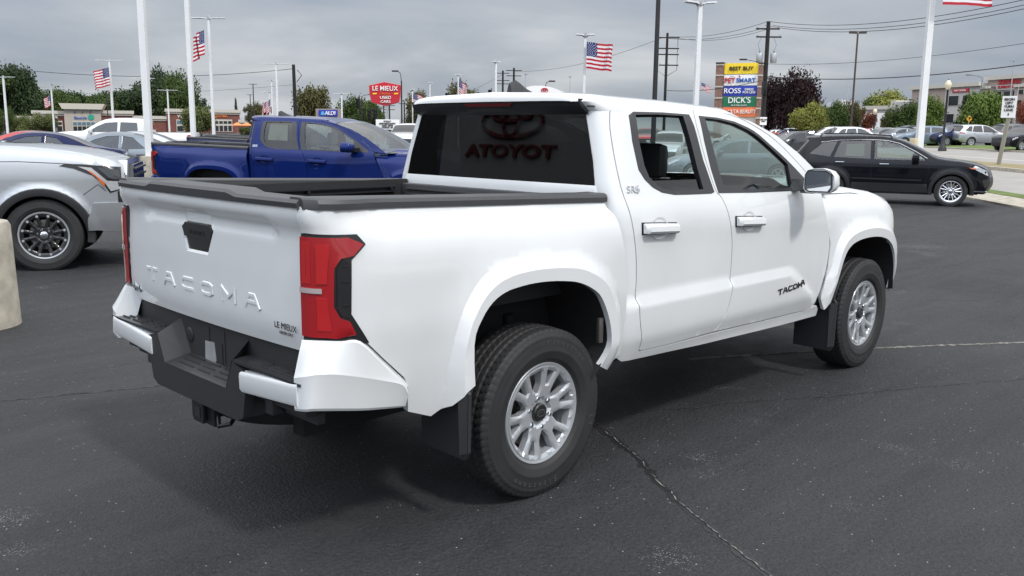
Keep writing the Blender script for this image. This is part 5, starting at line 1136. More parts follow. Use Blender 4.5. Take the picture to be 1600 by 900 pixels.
tree(384, 180, 199, 20, 'bush', LG, 'clipped round green bush by the orange umbrellas', 'bush', trunk=0)
tree(404, 240, 165, 34, 'vase', LO, 'thin brownish tree behind the two grey lamp posts')
tree(490, 140, 143, 46, 'round', LO, 'olive tree with reddish tips beside the dark utility pole')
tree(552, 150, 158, 40, 'round', LG, 'green tree behind the blue grocery sign')
tree(578, 160, 163, 36, 'round', LG, 'green tree behind the traffic signals left of the red hexagonal sign')
tree(656, 120, 150, 40, 'round', LO, 'rust and green tree behind the flagpole right of the red hexagonal sign')
tree(725, 130, 137, 52, 'round', LO, 'rusty green tree behind the white roof edge and flag')
tree(1243, 118, 124, 60, 'round', LP, 'large dark purple tree standing nearest the yellow green tree', trunk=.2)
tree(1196, 122, 131, 52, 'round', LP, 'large dark purple tree half hidden by the black utility pole', trunk=.2)
tree(1262, 104, 166, 46, 'round', LY, 'yellow green young tree in front of the dark purple tree')
tree(1301, 112, 164, 38, 'round', LG, 'dense round green tree left of the tall brown lamp post')
tree(1330, 116, 164, 32, 'vase', LO, 'thin olive brown tree behind the tall brown lamp post')
tree(1354, 125, 175, 24, 'vase', LR, 'small red autumn tree in front of the white warehouse wall')
tree(1387, 130, 178, 20, 'vase', LO, 'nearly bare pinkish young tree by the white warehouse wall')
tree(1383, 215, 148, 56, 'round', LY, 'wide yellow green tree rising behind the white warehouse roof')
tree(1362, 215, 158, 30, 'round', LG, 'green tree behind the left part of the warehouse roof')
tree(1413, 112, 166, 46, 'round', LG, 'dark green tree just left of the tilted white flagpole')
tree(1450, 108, 157, 38, 'round', LB, 'bright green tree just right of the tilted white flagpole')
tree(1507, 106, 155, 34, 'cone', LD, 'dark conical tree left of the bright green tree before the tan store')
tree(1533, 100, 151, 54, 'round', LB, 'bright green tree in front of the tan store left of the white road sign')
tree(1556, 103, 158, 36, 'round', LG, 'green tree partly hidden by the white road sign')
tree(1604, 110, 160, 30, 'vase', LR, 'reddish tree cut by the right edge of the photo')
tree(1378, 100, 202, 16, 'bush', LG, 'small clipped green shrub among the parked cars', 'bush', trunk=0)

# ------------------------------------------------------------------ buildings
class Front:
    """a building front seen from the lot: x runs left to right, y goes back"""
    def __init__(s, name, label, cat, pa, da, pb, db):
        A, B = gat(pa, da), gat(pb, db); s.A = A; s.d = (B-A).to_2d().normalized(); s.n = Vector((-s.d.y, s.d.x)); s.z0 = min(A.z, B.z)-.05
        s.root = thing(name, label, cat, (A.x, A.y, s.z0), math.atan2(s.d.y, s.d.x))
    def u(s, px):
        v = np.array([(px-800)/FPX, (450-HZ)/FPX, 1]) @ CR; dx, dy = float(v[0]), float(v[1]); rx, ry = CAM[0]-s.A.x, CAM[1]-s.A.y; t = -(rx*s.n.x+ry*s.n.y)/(dx*s.n.x+dy*s.n.y); return (rx+t*dx)*s.d.x+(ry+t*dy)*s.d.y, t
    def U(s, px): return s.u(px)[0]
    def Z(s, px, py): return zat(px, py, s.u(px)[1])-s.z0
    def rect(s, name, p0, y0, p1, y1, m, y=-.05, th=.1, parent=None, bot=False):
        a, b = s.U(p0), s.U(p1); pm = (p0+p1)/2; z1, z0 = s.Z(pm, y0), (-.2 if bot else s.Z(pm, y1)); return MB().box(a, y, z0, b, y+th, z1).build(name, m, parent or s.root, False)
    def word(s, tx, px, py, hpx, m, y=-.12, sx=1, nm='sign_lettering', parent=None, bold=.0):
        t = s.u(px)[1]; sz = hpx*t/FPX/.70; return text(tx, sz, m, nm, parent or s.root, frame((s.U(px), y, s.Z(px, py)), (1, 0, 0), (0, 0, 1)), .04, sx, bold*.35)
BRICK = mat('brick', (.17, .065, .05), .9, noise=.2, nscale=1.5); STUC = mat('beige_stucco', (.40, .36, .31), .9, noise=.05, nscale=.5); CORN = mat('pale_cornice', (.50, .47, .41), .85); WINK = mat('dark_window', (.02, .025, .03), .1, spec=.8); WING = mat('store_glass', (.10, .17, .22), .12, spec=.8); TAN = mat('tan_panel', (.33, .27, .24), .9, noise=.06, nscale=.4); GREYW = mat('light_grey_panel', (.42, .41, .40), .9, noise=.05, nscale=.4); WHT = mat('white_sign', (.85, .85, .83), .6); SRED = mat('sign_red', (.50, .015, .03), .5); SBLUE = mat('sign_blue', (.03, .12, .45), .5); SORG = mat('sign_orange', (.75, .22, .05), .5); STEAL = mat('sign_teal', (.02, .30, .22), .5); SBLK = mat('sign_black', (.015, .015, .015), .5); SYEL = mat('sign_yellow', (.92, .66, .03), .5); SGRN = mat('sign_green', (.01, .17, .08), .5); ULTA = mat('sign_salmon', (.80, .20, .07), .5); ROYAL = mat('sign_royal_blue', (.02, .045, .38), .5)
b = Front('shop_building', 'long low brick shopping strip with pale cornices and a taller stucco entrance, far left', 'building', -40, 235, 420, 262)
for (p0, p1, yt, m, dep) in ((-40,9,181,BRICK,0),(9,55,182,BRICK,0),(55,103,174,BRICK,-.6),(160,208,174,BRICK,-.6),(208,262,182,BRICK,0),(262,375,172,BRICK,-1),(375,395,188,BRICK,-1)):
    a0, a1 = b.U(p0), b.U(p1); z1 = b.Z((p0+p1)/2, yt); MB().box(a0+.01, dep, -.3, a1-.01, 25, z1).build('wall', m, b.root, False); MB().box(a0-.5, dep-.6, z1-.75, a1+.5, dep+.4, z1+.1).box(a0-.2, dep-.3, z1-1.25, a1+.2, dep+.2, z1-.76).build('cornice', CORN, b.root, False)
a0, a1 = b.U(103), b.U(160); z1 = b.Z(131, 163); MB().box(a0, -2.0, -.3, a1, 10, z1-.5).build('entrance_tower', STUC, b.root, False); MB().prism([(a0-.3, z1-1.5), (a1+.3, z1-1.5), (a1+1.1, z1), (a0-1.1, z1)], -2.9, 10.5, 'xz').build('tower_cornice', CORN, b.root, False, fix=True)
for px in (120, 132, 144): b.rect('tower_lamp', px-.6, 175, px+.6, 176.6, DARKM, -2.4, .4)
w_ = b.rect('window', 115, 190, 151, 205, CORN, -2.1, .12)
for i in range(5): b.rect('pane', 116+7*i, 191, 122+7*i, 196, WING, -2.16, .1, w_); b.rect('pane', 116+7*i, 197.5, 122+7*i, 205, WINK, -2.16, .1, w_)
w_ = b.rect('window', 89, 189, 99, 205, CORN, -.75, .14); b.rect('pane', 90, 191, 98, 195, WINK, -.80, .1, w_); b.rect('pane', 90, 197, 98, 205, WINK, -.80, .1, w_)
w_ = b.rect('window', 335, 187, 363, 206, CORN, -1.15, .14)
for i in range(4): b.rect('pane', 336+6.8*i, 189.5, 341.5+6.8*i, 193.5, WINK, -1.2, .1, w_); b.rect('pane', 336+6.8*i, 196.5, 341.5+6.8*i, 205, WINK, -1.2, .1, w_)
w_ = b.rect('window', 276, 187, 288, 206, CORN, -1.15, .14); b.rect('pane', 277, 188.5, 287, 194, WING, -1.2, .1, w_); b.rect('pane', 277, 197, 287, 205, WINK, -1.2, .1, w_)
b.rect('sign_board', 68, 181.5, 92, 185.2, WHT, -.85, .2); b.word('wellness', 80, 183.4, 1.6, SBLK, -.9, 1.2)
b.word('bright teeth', 30, 188.3, 3.2, WHT, -.2, .9); b.word('Bayside', 128, 184.5, 4.2, SBLUE, -2.15, 1.0, bold=.02)
mb = MB(); mb.lathe([(.0001,0),(.75,0),(.75,.12)], 20, 0, 'y', (b.U(144.5), -2.2, b.Z(144.5, 183.5))); mb.build('round_emblem', STEAL, b.root); b.word('Visio', 284, 182.3, 4.4, WHT, -1.2, .9, bold=.02); b.word('QDOBA', 345, 182, 3.6, SORG, -1.2, 1.15, bold=.02)
for px in (371, 386):
    p_ = gat(px, 205); t = thing('patio_umbrella', 'orange patio umbrella outside the brick restaurant, %s' % ('left of the slim pole' if px == 371 else 'nearest the blue pickup cab'), 'umbrella', p_); mb = MB(); mb.lathe([(.02, 2.75), (1.3, 2.1), (1.32, 2.02)], 8, 0, 'z'); mb.build('canopy', SORG, t); MB().tube([(0, 0, 0), (0, 0, 2.7)], .03, 6).build('pole', GALV, t)
b = Front('warehouse_building', 'long white flat-roofed warehouse behind the parked cars on the right', 'building', 1240, 205, 1436, 175)
z1 = b.Z(1300, 169); MB().box(b.U(1268), 0, -.3, b.U(1400), 40, z1).build('wall', GREYW, b.root, False); MB().box(b.U(1266), -.5, z1-.6, b.U(1401), .3, z1+.15).build('cornice', CORN, b.root, False); b.rect('wall', 1395, 160, 1440, 205, GREYW, -.5, 30, bot=True); b.rect('wall', 1392, 158, 1400, 172, CORN, -.7, 4); b.rect('window', 1276, 172, 1283, 180, WINK, -.1, .2); b.rect('wall', 1266, 178, 1395, 205, WHT, -.12, .1, bot=True)
b = Front('store_building', 'large tan and grey furniture store with red lettering at the right edge', 'building', 1436, 158, 1680, 126)
def seg_(p0, p1, yt, m, y0, corn=True, pt=None):
    z1 = b.Z(pt or (p0+p1)/2, yt); a0, a1 = b.U(p0), b.U(p1); MB().box(a0, y0, -.3, a1, 40, z1).build('wall', m, b.root, False)
    if corn: MB().box(a0-.3, y0-.5, z1-.45, a1+.3, y0+.3, z1+.12).build('cornice', CORN, b.root, False)
seg_(1420, 1478, 136.5, TAN, 0); seg_(1478, 1531, 133.5, GREYW, -.8); seg_(1531, 1700, 122.8, TAN, .6, pt=1540)
z_ = b.Z(1540, 137.5); MB().box(b.U(1520), -.5, -.3, b.U(1546), .5, z_).build('wall', TAN, b.root, False); MB().box(b.U(1519.5), -.8, z_-.3, b.U(1546), .5, z_+.1).build('cornice', CORN, b.root, False)
z_ = b.Z(1640, 132); MB().box(b.U(1583), -.5, -.3, b.U(1700), .5, z_).build('wall', TAN, b.root, False); MB().box(b.U(1583), -.8, z_-.3, b.U(1700), .5, z_+.1).build('cornice', CORN, b.root, False)
b.rect('sign_board', 1546, 134.5, 1583, 142, GREYW, .35, .4)
for (p0, y0, p1, y1, yy) in ((1485,151.5,1500,166,-.9),(1507,150.5,1519.5,160,-.9),(1483,179,1495,192,-.9),(1535,145,1539,151.5,-.6),(1547,144.5,1554.5,155,.45),(1558,144,1569,154,.45),(1572,143,1581,152,.45),(1590.5,142,1597.5,148.5,-.6),(1590,157.5,1596.5,164.5,-.6),(1588.5,173.5,1595,180,-.6)):
    w_ = b.rect('window', p0-.7, y0-.7, p1+.7, y1+.7, CORN, yy+.02, .12); b.rect('pane', p0, y0, p1, y1, WINK, yy-.02, .1, w_)
b.word('Steinhafels', 1565, 129, 9.0, SRED, .4, .86, bold=.02); b.word('SUPERSTORE', 1563, 137.8, 4.0, SRED, .28, 1.1, bold=.02); b.rect('sign_board', 1490, 140.8, 1515, 145.8, SRED, -1.0, .15); b.word('MATTRESSES', 1502.5, 143.3, 2.6, WHT, -1.05, 1.25)

# ------------------------------------------------------------------ poles, lamps, flags
def lamp_head(mb, x, y, z, L_, yaw, m=0, tilt=.0, thin=.05):
    c, s = math.cos(yaw), math.sin(yaw)
    def q(a, b_, c_): return (x+a*c-b_*s, y+a*s+b_*c, z+c_+a*tilt)
    v = [q(0,-.05,-.03), q(0,.05,-.03), q(L_*.35,.17,0), q(L_,.15,0), q(L_,-.15,0), q(L_*.35,-.17,0)]; n = len(v); v += [(a, b_, c_+thin) for a, b_, c_ in v]
    mb.add(v, [tuple(range(n))[::-1], tuple(range(n, 2*n))] + [(i, (i+1) % n, n+(i+1) % n, n+i) for i in range(n)], m)
ARMY = math.atan2(-.709, .705)
def lot_pole(px, d, ytop, label, m=POLEW, arms=2, L_=1.25, wd=.2, tilt=0, H=None, yaw=None, group='white light poles of the car lot', name='light_pole', taper=.8, thin=.05):
    wd *= .82 if d > 35 else 1
    p_ = gat(px, d); H = H or zat(px, ytop, d)-p_.z; t = thing(name, label, 'light pole', p_, 0, group); yw = ARMY if yaw is None else yaw
    mb = MB(); w2 = wd/2; c, s = math.cos(yw), math.sin(yw); lo = [(-w2,-w2),(w2,-w2),(w2,w2),(-w2,w2)]; v = [(a*c-b_*s, a*s+b_*c, 0) for a, b_ in lo] + [((a*c-b_*s)*taper, (a*s+b_*c)*taper, H) for a, b_ in lo]
    mb.add(v, [(0,3,2,1),(4,5,6,7),(0,1,5,4),(1,2,6,5),(2,3,7,6),(3,0,4,7)]); mb.build('pole', m, t, False)
    if arms:
        for k in range(arms):
            q = yw+PI*k; h = MB(); lamp_head(h, 0, 0, 0, L_, q, 0, tilt, thin); o = h.build('lamp_head', m, t, False); o.location.z = H-.06
        MB().box(-.09, -.09, -.12, .09, .09, .1, 0, .02).build('lamp_bracket', GALV, t).location.z = H
    return t, H
t, _ = lot_pole(232, 20.3, 0, 'white square pole on a concrete base, rising out of frame left of the blue pickup', H=9.5, wd=.145, taper=.9)
def pier(x, y, h_, r_, label):
    t = MB().lathe([(.0001, -.05), (r_*1.06, -.05), (r_*1.03, .03), (r_*.97, h_-.03), (r_*.92, h_), (.0001, h_+.004)], 40, 0, 'z').build('concrete_pier', CONC, None, sharp=40); t.location = (x, y, 0); tag(t, label, 'concrete base'); return t
p_ = gat(233, 20.3); pier(p_.x, p_.y, .98, .24, 'pale round concrete base of the white pole beside the blue pickup tail')
pier(-.845, 4.78, .86, .35, 'weathered round concrete base cut by the left edge beside the silver pickup wheel')
lot_pole(302, 33, 0, 'tall white pole rising out of the frame between the shops and the nearer flag', H=11.5, wd=.165)
lot_pole(334, 56, 34, 'white light pole with a limp flag, its two heads above the blue pickup bed', L_=1.05, wd=.2, yaw=ARMY)
lot_pole(178, 88, 97, 'white light pole with a spread flag above the white pickup roof', L_=1.3, wd=.24)
lot_pole(12, 95, 122, 'white light pole nearest the left edge of the photo', L_=1.15, wd=.24)
lot_pole(85, 113, 140, 'short-looking white light pole with a small flag in front of the brick shops', L_=1.25, wd=.22)
lot_pole(230, 108, 124, 'white light pole half hidden behind the nearest white square pole', L_=1.25, wd=.22)
lot_pole(265, 118, 142, 'white light pole left of the bushy green tree', L_=1.3, wd=.22)
lot_pole(435, 84, 102, 'tallest white light pole above the blue pickup roof', L_=1.15, wd=.22)
lot_pole(427, 98, 127, 'white light pole just left of the tallest one over the blue pickup roof', L_=1.0, wd=.18)
lot_pole(423, 118, 145, 'white light pole with flags beside it over the blue pickup roof', L_=1.0, wd=.17)
lot_pole(535, 85, 147, 'white light pole right of the blue grocery sign', L_=.75, wd=.17)
lot_pole(672, 115, 131, 'white light pole right of the red hexagonal sign', L_=.35, wd=.16, yaw=ARMY+.6)
lot_pole(645, 90, 141, 'white flag-bearing light pole beside the white pickup roof corner', L_=.25, wd=.16)
lot_pole(716, 85, 119, 'white light pole with a hanging flag above the white pickup roof', L_=.35, wd=.16)
lot_pole(774, 62, 99, 'white light pole rising behind the roof aerial', L_=.30, wd=.16, yaw=ARMY+.5)
lot_pole(911, 40, 59, 'white light pole with the widest spread flag above the roof', L_=.42, wd=.15, yaw=ARMY, tilt=.08)
lot_pole(1085, 30, 12, 'white light pole with winged heads right of the tall black pole', L_=.52, wd=.17, yaw=ARMY+.2, tilt=.10)
lot_pole(1438, 31, 0, 'tilted white flagpole rising out of the frame at upper right', H=9.2, wd=.22, name='flag_pole')
o = MB().box(-.12, -.10, 0, .12, .10, .30, 0, .02).build('junction_box', mat('cream_box', (.55, .47, .30), .7), None); p_ = gat(1429, 30.6); o.location = (p_.x, p_.y, 1.23); tag(o, 'cream junction box fixed to the foot of the tilted white flagpole', 'box')
GP = 'slim dark light poles'
lot_pole(170, 160, 143, 'grey pole with a short dark crossbar behind the shops sign tower', POLEK, L_=.7, wd=.16, group=GP); lot_pole(398, 130, 133, 'taller of two grey lamp posts left of the blue pickup cab', POLEK, L_=.6, wd=.16, group=GP); lot_pole(393, 150, 149, 'shorter of two grey lamp posts left of the blue pickup cab', POLEK, L_=.55, wd=.15, group=GP)
lot_pole(889, 150, 122, 'thin grey lamp post far behind the truck roof', GALV, L_=.3, wd=.14, group=GP); lot_pole(1320, 190, 125, 'hair-thin grey lamp post left of the tall brown one', GALV, L_=.35, wd=.14, group=GP); lot_pole(1573, 130, 98, 'thin grey lamp post standing before the red store lettering', GALV, L_=.5, wd=.14, group=GP); lot_pole(820, 110, 118, 'thin grey post with one small head behind the roof aerial', GALV, arms=1, L_=.35, wd=.12, group=GP)
lot_pole(1329, 92, 57, 'tall dark brown lamp post with twin box heads', mat('brown_pole', (.05, .035, .03), .5), L_=.85, wd=.20, group=GP, thin=.22)
def cobra(px, d, ytop, side, reach, label, m=POLEK, r=.08, head_m=None, drop=.9, low=None, group='black street lights'):
    p_ = gat(px, d); H = zat(px, ytop, d)-p_.z; t = thing('street_light', label, 'street light', p_, 0, group); rt = Vector((.705, -.709, 0))*side
    MB().tube([(0, 0, 0), (0, 0, H*.5), (0, 0, H-drop)], [r*1.2, r, r*.8], 10).build('pole', m, t); pts = [Vector((0, 0, H-drop-.1)), Vector((0, 0, H-drop*.5))+rt*.05, rt*reach*.3+Vector((0, 0, H-drop*.2)), rt*reach+Vector((0, 0, H))]
    MB().tube(pts, r*.45, 8).build('arm', m, t); h = MB(); h.box(-.32, -.13, -.06, .32, .13, .08, 0, .05); o = h.build('lamp_head', head_m or m, t); o.location = rt*(reach+.25)+Vector((0, 0, H)); o.rotation_euler = (0, 0, ARMY); return t
cobra(628, 88, 114, -1, .35, 'black street light standing beside the red hexagonal sign'); cobra(566, 120, 149, 1, 1.0, 'black street light left of the red hexagonal sign', drop=.5); cobra(638, 150, 159, -1, 1.5, 'low distant street light right of the red hexagonal sign pole', GALV, drop=.3); cobra(851, 90, 129, 1, .4, 'small dark street light peeping over the white pickup roof', drop=.6); cobra(1527, 118, 120, -1, 1.6, 'grey street light with arm to the left before the tan store', mat('grey_pole', (.12, .13, .14), .5), drop=.7); cobra(1584, 118, 131, 1, 1.0, 'grey street light at the right edge before the tan store', GALV, drop=1.2)
# tall black pole and the pole with wooden cross racks
def upole(px, d, ytop, label, r, arms=(), H=None, m=WOODP, lean=0):
    p_ = gat(px, d); H = H or zat(px, ytop, d)-p_.z; t = thing('utility_pole', label, 'utility pole', p_, 0); MB().tube([(0, 0, 0), (lean*.5, 0, H*.5), (lean, 0, H)], [r*1.15, r, r*.85], 12).build('pole', m, t)
    for (yy, l0, l1) in arms:
        z = zat(px, yy, d)-p_.z; o = MB().box(l0, -.06, -.06, l1, .06, .06).build('crossarm', WOODP, t, False); o.location.z = z; o.rotation_euler.z = ARMY; mb = MB()
        for k in range(3): x = l0+(l1-l0)*(.06+.44*k); mb.tube([(x, 0, .06), (x, 0, .2), (x, 0, .24)], [.035, .05, .02], 6)
        o2 = mb.build('insulator', GALV, t); o2.location.z = z; o2.rotation_euler.z = ARMY
    return t, p_, H
upole(1021, 34, 0, 'tallest black pole rising out of the frame behind the rear door', .085, H=12, m=POLEK)
t, pu2, _ = upole(1037, 98, 57, 'utility pole with stacked cross racks beside the tall black pole', .15, ((64,-1.3,1.3),(80,-1.2,1.3),(89,-1.2,1.3),(105,-.8,1.3)))
for q in (-1.1, 1.15): rt = Vector((.705,-.709,0))*q; MB().tube([rt+Vector((0,0,zat(1037,64,98)-pu2.z)), rt+Vector((0,0,zat(1037,112,98)-pu2.z)), Vector((0,0,zat(1037,122,98)-pu2.z))], .03, 6).build('cable', POLEK, t)
t, pu1, Hu1 = upole(1191, 80, 40, 'black utility pole with two transformers beside the shopping sign', .20, ((51,-1.05,1.0),(63,-1.0,1.2)))
for q in (-.62, .62):
    rt = Vector((.705, -.709, 0))*q; z = zat(1191, 101, 80)-pu1.z; tr = MB().lathe([(.0001,-.05),(.26,-.03),(.28,.0),(.28,.72),(.25,.78),(.0001,.80)], 20).build('transformer', GALV, t); tr.location = rt+Vector((0,0,z)); MB().tube([(0,0,.78),(0,0,1.0)], .035, 6).build('bushing', DARKM, tr); MB().tube([rt+Vector((0,0,z+1.0)), rt*1.3+Vector((0,0,z+1.5)), rt*.9+Vector((0,0,z+2.1))], .012, 5).build('drop_wire', DARKM, t)
MB().box(-.30, -.25, zat(1191,150,80)-pu1.z, .0, .15, zat(1191,130,80)-pu1.z, 0, .03).build('meter_box', DARKM, t)
o = cobra(1188, 79.4, 97, -1, 1.6, 'street light arm with a flat head above the shopping sign', drop=1.0, r=.06)
t, pu3, _ = upole(463, 92, 104, 'dark leaning utility pole above the blue pickup roof', .19, lean=-.1); MB().tube([(.2,-.2,zat(463,112,92)),(.5,-.5,zat(463,120,92)),(.15,-.15,zat(463,130,92))], .04, 6).build('cable', DARKM, t)
t, pu4, _ = upole(802, 150, 109, 'distant utility pole with two crossarms right of the roof aerial', .19, ((113,-1.3,1.3),(121,-1.2,1.2))); t, pu5, _ = upole(785, 165, 113, 'distant utility pole with racks left of the roof aerial', .19, ((117,-1.1,1.2),(128,-1.1,1.2),(133,-1.1,1.2)))
upole(609, 170, 160, 'far utility pole seen left of the red sign post', .14, ((166,-1,1),(172,-1,1))); upole(632, 175, 158, 'far utility pole seen right of the red sign post', .14, ((163,-1,1),)); upole(600, 175, 165, 'farthest utility pole left of the red sign post', .13, ((168,-1,1),))
def wire(a, b_, sag, label, r=.022, n=24):
    a, b_ = Vector(a), Vector(b_); pts = [a.lerp(b_, k/n)-Vector((0, 0, 4*sag*(k/n)*(1-k/n))) for k in range(n+1)]; o = MB().tube(pts, r, 5).build('power_line', DARKM, None); tag(o, label, 'power line', 'overhead power lines'); return o
def pt(px, py, d): x, y = at(px, d); return (x, y, zat(px, py, d))
wire(pt(1191,40,80), pt(1640,-6,48), .9, 'topmost overhead wire running to the upper right corner'); wire(pt(1198,46,80), pt(1640,2,50), .9, 'second overhead wire below the topmost at upper right'); wire(pt(1186,46,80), pt(1640,8,47), 1.0, 'third overhead wire from the top at upper right'); wire(pt(1191,103,80), pt(1640,64,52), .5, 'lone middle overhead wire at upper right', .016); wire(pt(1191,122,80), pt(1640,97,55), .6, 'thick overhead cable passing above the street lights', .035)
wire(pt(1190,40,80), pt(1040,62,98), .5, 'upper wire between the two big utility poles'); wire(pt(1184,50,80), pt(1030,64,98), .5, 'middle wire between the two big utility poles'); wire(pt(1194,50,80), pt(1050,64,98), .6, 'lower wire between the two big utility poles', .02); wire(pt(1186,128,80), pt(1040,143,98), .35, 'sagging cable meeting the shopping sign', .03)
wire(pt(1030,64,98), pt(804,114,150), 1.0, 'wire from the cross rack pole down to the left'); wire(pt(785,118,165), pt(640,168,175), 1.2, 'wire falling left from the pair of distant poles'); wire(pt(463,110,92), pt(-60,100,88), 1.05, 'long wire crossing the left sky', .026); wire(pt(463,134,92), pt(180,146,130), .3, 'faint lower wire in the left sky', .014)
# flags
FR = mat('flag_red', (.42, .012, .03), .8); FW = mat('flag_white', (.72, .71, .72), .8); FB = mat('flag_blue', (.02, .03, .13), .8)
def flag(px, d, y0, wd, ht, dirn, label, droop=.0, wave=.08, seed=0, fold=1.0):
    """stars and stripes: 13 stripes, canton with staggered stars; the hoist is at the pole"""
    rnd = random.Random(seed); nx, nz = 48, 39; v = []; f = []; MI = []; x, y = at(px, d); ph = rnd.uniform(0, 6)
    for j in range(nz+1):
        for i in range(nx+1):
            u, k = i/nx, j/nz; a = u*wd*fold; r = wave*u**.7
            xx = a*dirn + r*.35*math.sin(9*u+ph+2*k); yy = r*math.sin(11*u+ph+1.5*k)+.6*r*math.sin(19*u+3*k); zz = -k*ht - droop*u**1.2*wd + r*.25*math.sin(7*u+2*ph)
            v.append((.705*xx+.709*yy, -.709*xx+.705*yy, zz))
    for j in range(nz):
        for i in range(nx):
            s = j//3; m = 0 if s % 2 == 0 else 1
            if i < nx*.4 and s < 7:
                m = 2; ci = i/(nx*.4)*11; cj = j/21*9
                if (int(ci)+int(cj)) % 2 == 1 and i % 2 == 0 and 0 < ci < 10.6: m = 1 if j % 2 == 0 else 2
            f.append((j*(nx+1)+i, j*(nx+1)+i+1, (j+1)*(nx+1)+i+1, (j+1)*(nx+1)+i)); MI.append(m)
    o = mesh_obj('flag', v, f, [FR, FW, FB], None, MI, True, 80); o.location = (x, y, zat(px, y0, d)); tag(o, label, 'flag', 'american flags on the light poles'); return o
flag(913.5, 39.8, 70, 1.15, 1.13, 1, 'widest spread american flag, flying right above the white pickup roof', .12, .10, 1)
flag(326, 55.6, 52, .9, 1.45, -1, 'limp american flag bunched against its pole, upper left', .5, .16, 2, .75)
flag(176.5, 87, 108, 1.5, 1.7, -1, 'american flag spread to the left above the low shops', .30, .14, 3)
flag(82, 112, 150, .9, 1.3, -1, 'small american flag in front of the dark trees at far left', .5, .14, 4, .8)
flag(424, 116, 156, .95, 1.5, -1, 'striped flag nearer of the two over the blue pickup roof', .7, .14, 5, .7); flag(417, 122, 160, .8, 1.3, -1, 'smaller farther flag of the two over the blue pickup roof', .8, .14, 6, .7)
flag(646, 89, 147, 1.05, 1.1, 1, 'american flag drooping to the right beside the roof corner', .35, .12, 7); flag(717.5, 84, 126, .75, 1.35, 1, 'american flag hanging steeply in front of the rusty tree', 1.0, .12, 8); flag(1092.5, 118, 131, 1.3, .8, 1, 'tiny distant american flag left of the shopping sign', .5, .1, 10)
flag(1455, 30.6, -36, 1.65, 1.12, 1, 'american flag cut off by the top edge at upper right', .02, .08, 9)
lot_pole(1091, 118, 129, 'thin distant flagpole left of the shopping sign', GALV, 0, wd=.08, group=GP, name='flag_pole')
# ------------------------------------------------------------------ signs
def board(name, label, cat, pa, da, pb, db):
    return Front(name, label, cat, pa, da, pb, db)
b = board('pylon_sign', 'tall brick-framed shopping centre sign with yellow, white, blue, green and orange panels', 'sign', 1114, 92, 1186, 90)
PB_ = mat('pylon_brick', (.22, .13, .10), .9, noise=.2, nscale=3)
for (p0, p1) in ((1115,1126.5),(1180.5,1186.5)):
    c = b.rect('pillar', p0, 102, p1, 205, PB_, -.3, .9, bot=True); b.rect('pillar_cap', p0-.4, 101, p1+.4, 102.8, DARKM, -.4, 1.1)
    for yy in (103.5, 119.5, 136.5, 153.5, 169.5, 184): b.rect('pillar_band', p0-.15, yy, p1+.15, yy+2.0, CORN, -.36, .9)
for (nm, y0, y1, m) in (('yellow_panel', 102, 118, SYEL), ('white_panel', 119.5, 135.5, WHT), ('blue_panel', 136.5, 151.5, ROYAL), ('green_panel', 152.8, 167.2, SGRN), ('orange_panel', 168.5, 183, ULTA)):
    b.rect(nm, 1127.5, y0, 1179.8, y1, m, -.1, .35)
b.rect('panel_frame', 1126.8, 101.6, 1180.4, 205, CORN, .0, .3, bot=True)
b.word('BEST BUY', 1153.5, 110.2, 5.8, SBLK, -.16, 1.05, bold=.012); b.word('PET', 1136.5, 128.5, 7.6, SRED, -.16, .95, bold=.02); b.word('SMART', 1161.5, 128, 6.4, SBLUE, -.16, 1.05, bold=.02); b.word('ROSS', 1141.5, 144, 7.6, WHT, -.16, 1.05, bold=.015); b.word('DRESS\nFOR LESS', 1167.5, 143.8, 3.4, WHT, -.16, 1.0, bold=.008); b.word("DICK'S", 1153, 158.3, 8.6, WHT, -.16, .95, bold=.015); b.word('SPORTING GOODS', 1153, 165.6, 1.8, WHT, -.16, 1.1); b.word('ULTA BEAUTY', 1158, 175.5, 6, WHT, -.16, .8)
c = b.U(1151.5); mb = MB(); mb.lathe([(.0001,0),(.085,0),(.085,.05)], 12, 0, 'y', (c, -.2, b.Z(1151.5, 121.8))); mb.build('red_ball', SRED, b.root); z = b.Z(1142, 121.8); MB().tube([(b.U(1136), -.16, z-.05), (b.U(1140), -.16, z+.05), (b.U(1145), -.16, z-.1)], .02, 5).build('swoosh', SBLUE, b.root)
b = board('pylon_sign', 'red hexagonal used-car sign on a grey post above a white letter board', 'sign', 576, 95, 632, 95)
def poly(nm, pts, m, y0, y1): return MB().prism([(b.U(x), b.Z(x, y)) for x, y in pts], y0, y1, 'xz').build(nm, m, b.root, False, fix=True)
hexo = [(578.5,135.5),(602,130.5),(627.5,135.5),(626.5,150),(624,160.5),(603,166),(582,160.5),(579,148)]
poly('sign_face', hexo, SRED, -.2, .2); poly('sign_rim', [(603+(x-603)*1.03, 148+(y-148)*1.05) for x, y in hexo], mat('sign_rim', (.55, .35, .33), .5), -.12, .12)
b.word('LE MIEUX', 603, 140.3, 7.2, WHT, -.26, .92, bold=.01); b.word('Quality', 603, 147.8, 3.2, SORG, -.26, 1.1); b.word('USED', 603.5, 153.8, 4.3, WHT, -.26, 1.2, bold=.01); b.word('CARS', 603.5, 160, 3.9, WHT, -.26, 1.15, bold=.01)
for px in (587, 620): poly('accent', [(px-3,147),(px+3,146.6),(px+3,148.6),(px-3,149)], SYEL, -.25, -.19)
b.rect('post', 603, 165, 607, 210, GALV, -.15, .3, bot=True); b.rect('letter_board', 588, 187, 624.5, 202.5, WHT, -.25, .4)
b.word('WALLY', 606, 189.6, 2.2, SBLK, -.3, 1.1); b.word('OPPORTUNITY\nFAST TIME\nCHECK IN', 606, 196, 2.2, SBLK, -.3, 1.2)
b = board('grocery_sign', 'dark blue grocery store sign on a tan block above the blue pickup roof', 'sign', 490, 120, 540, 118)
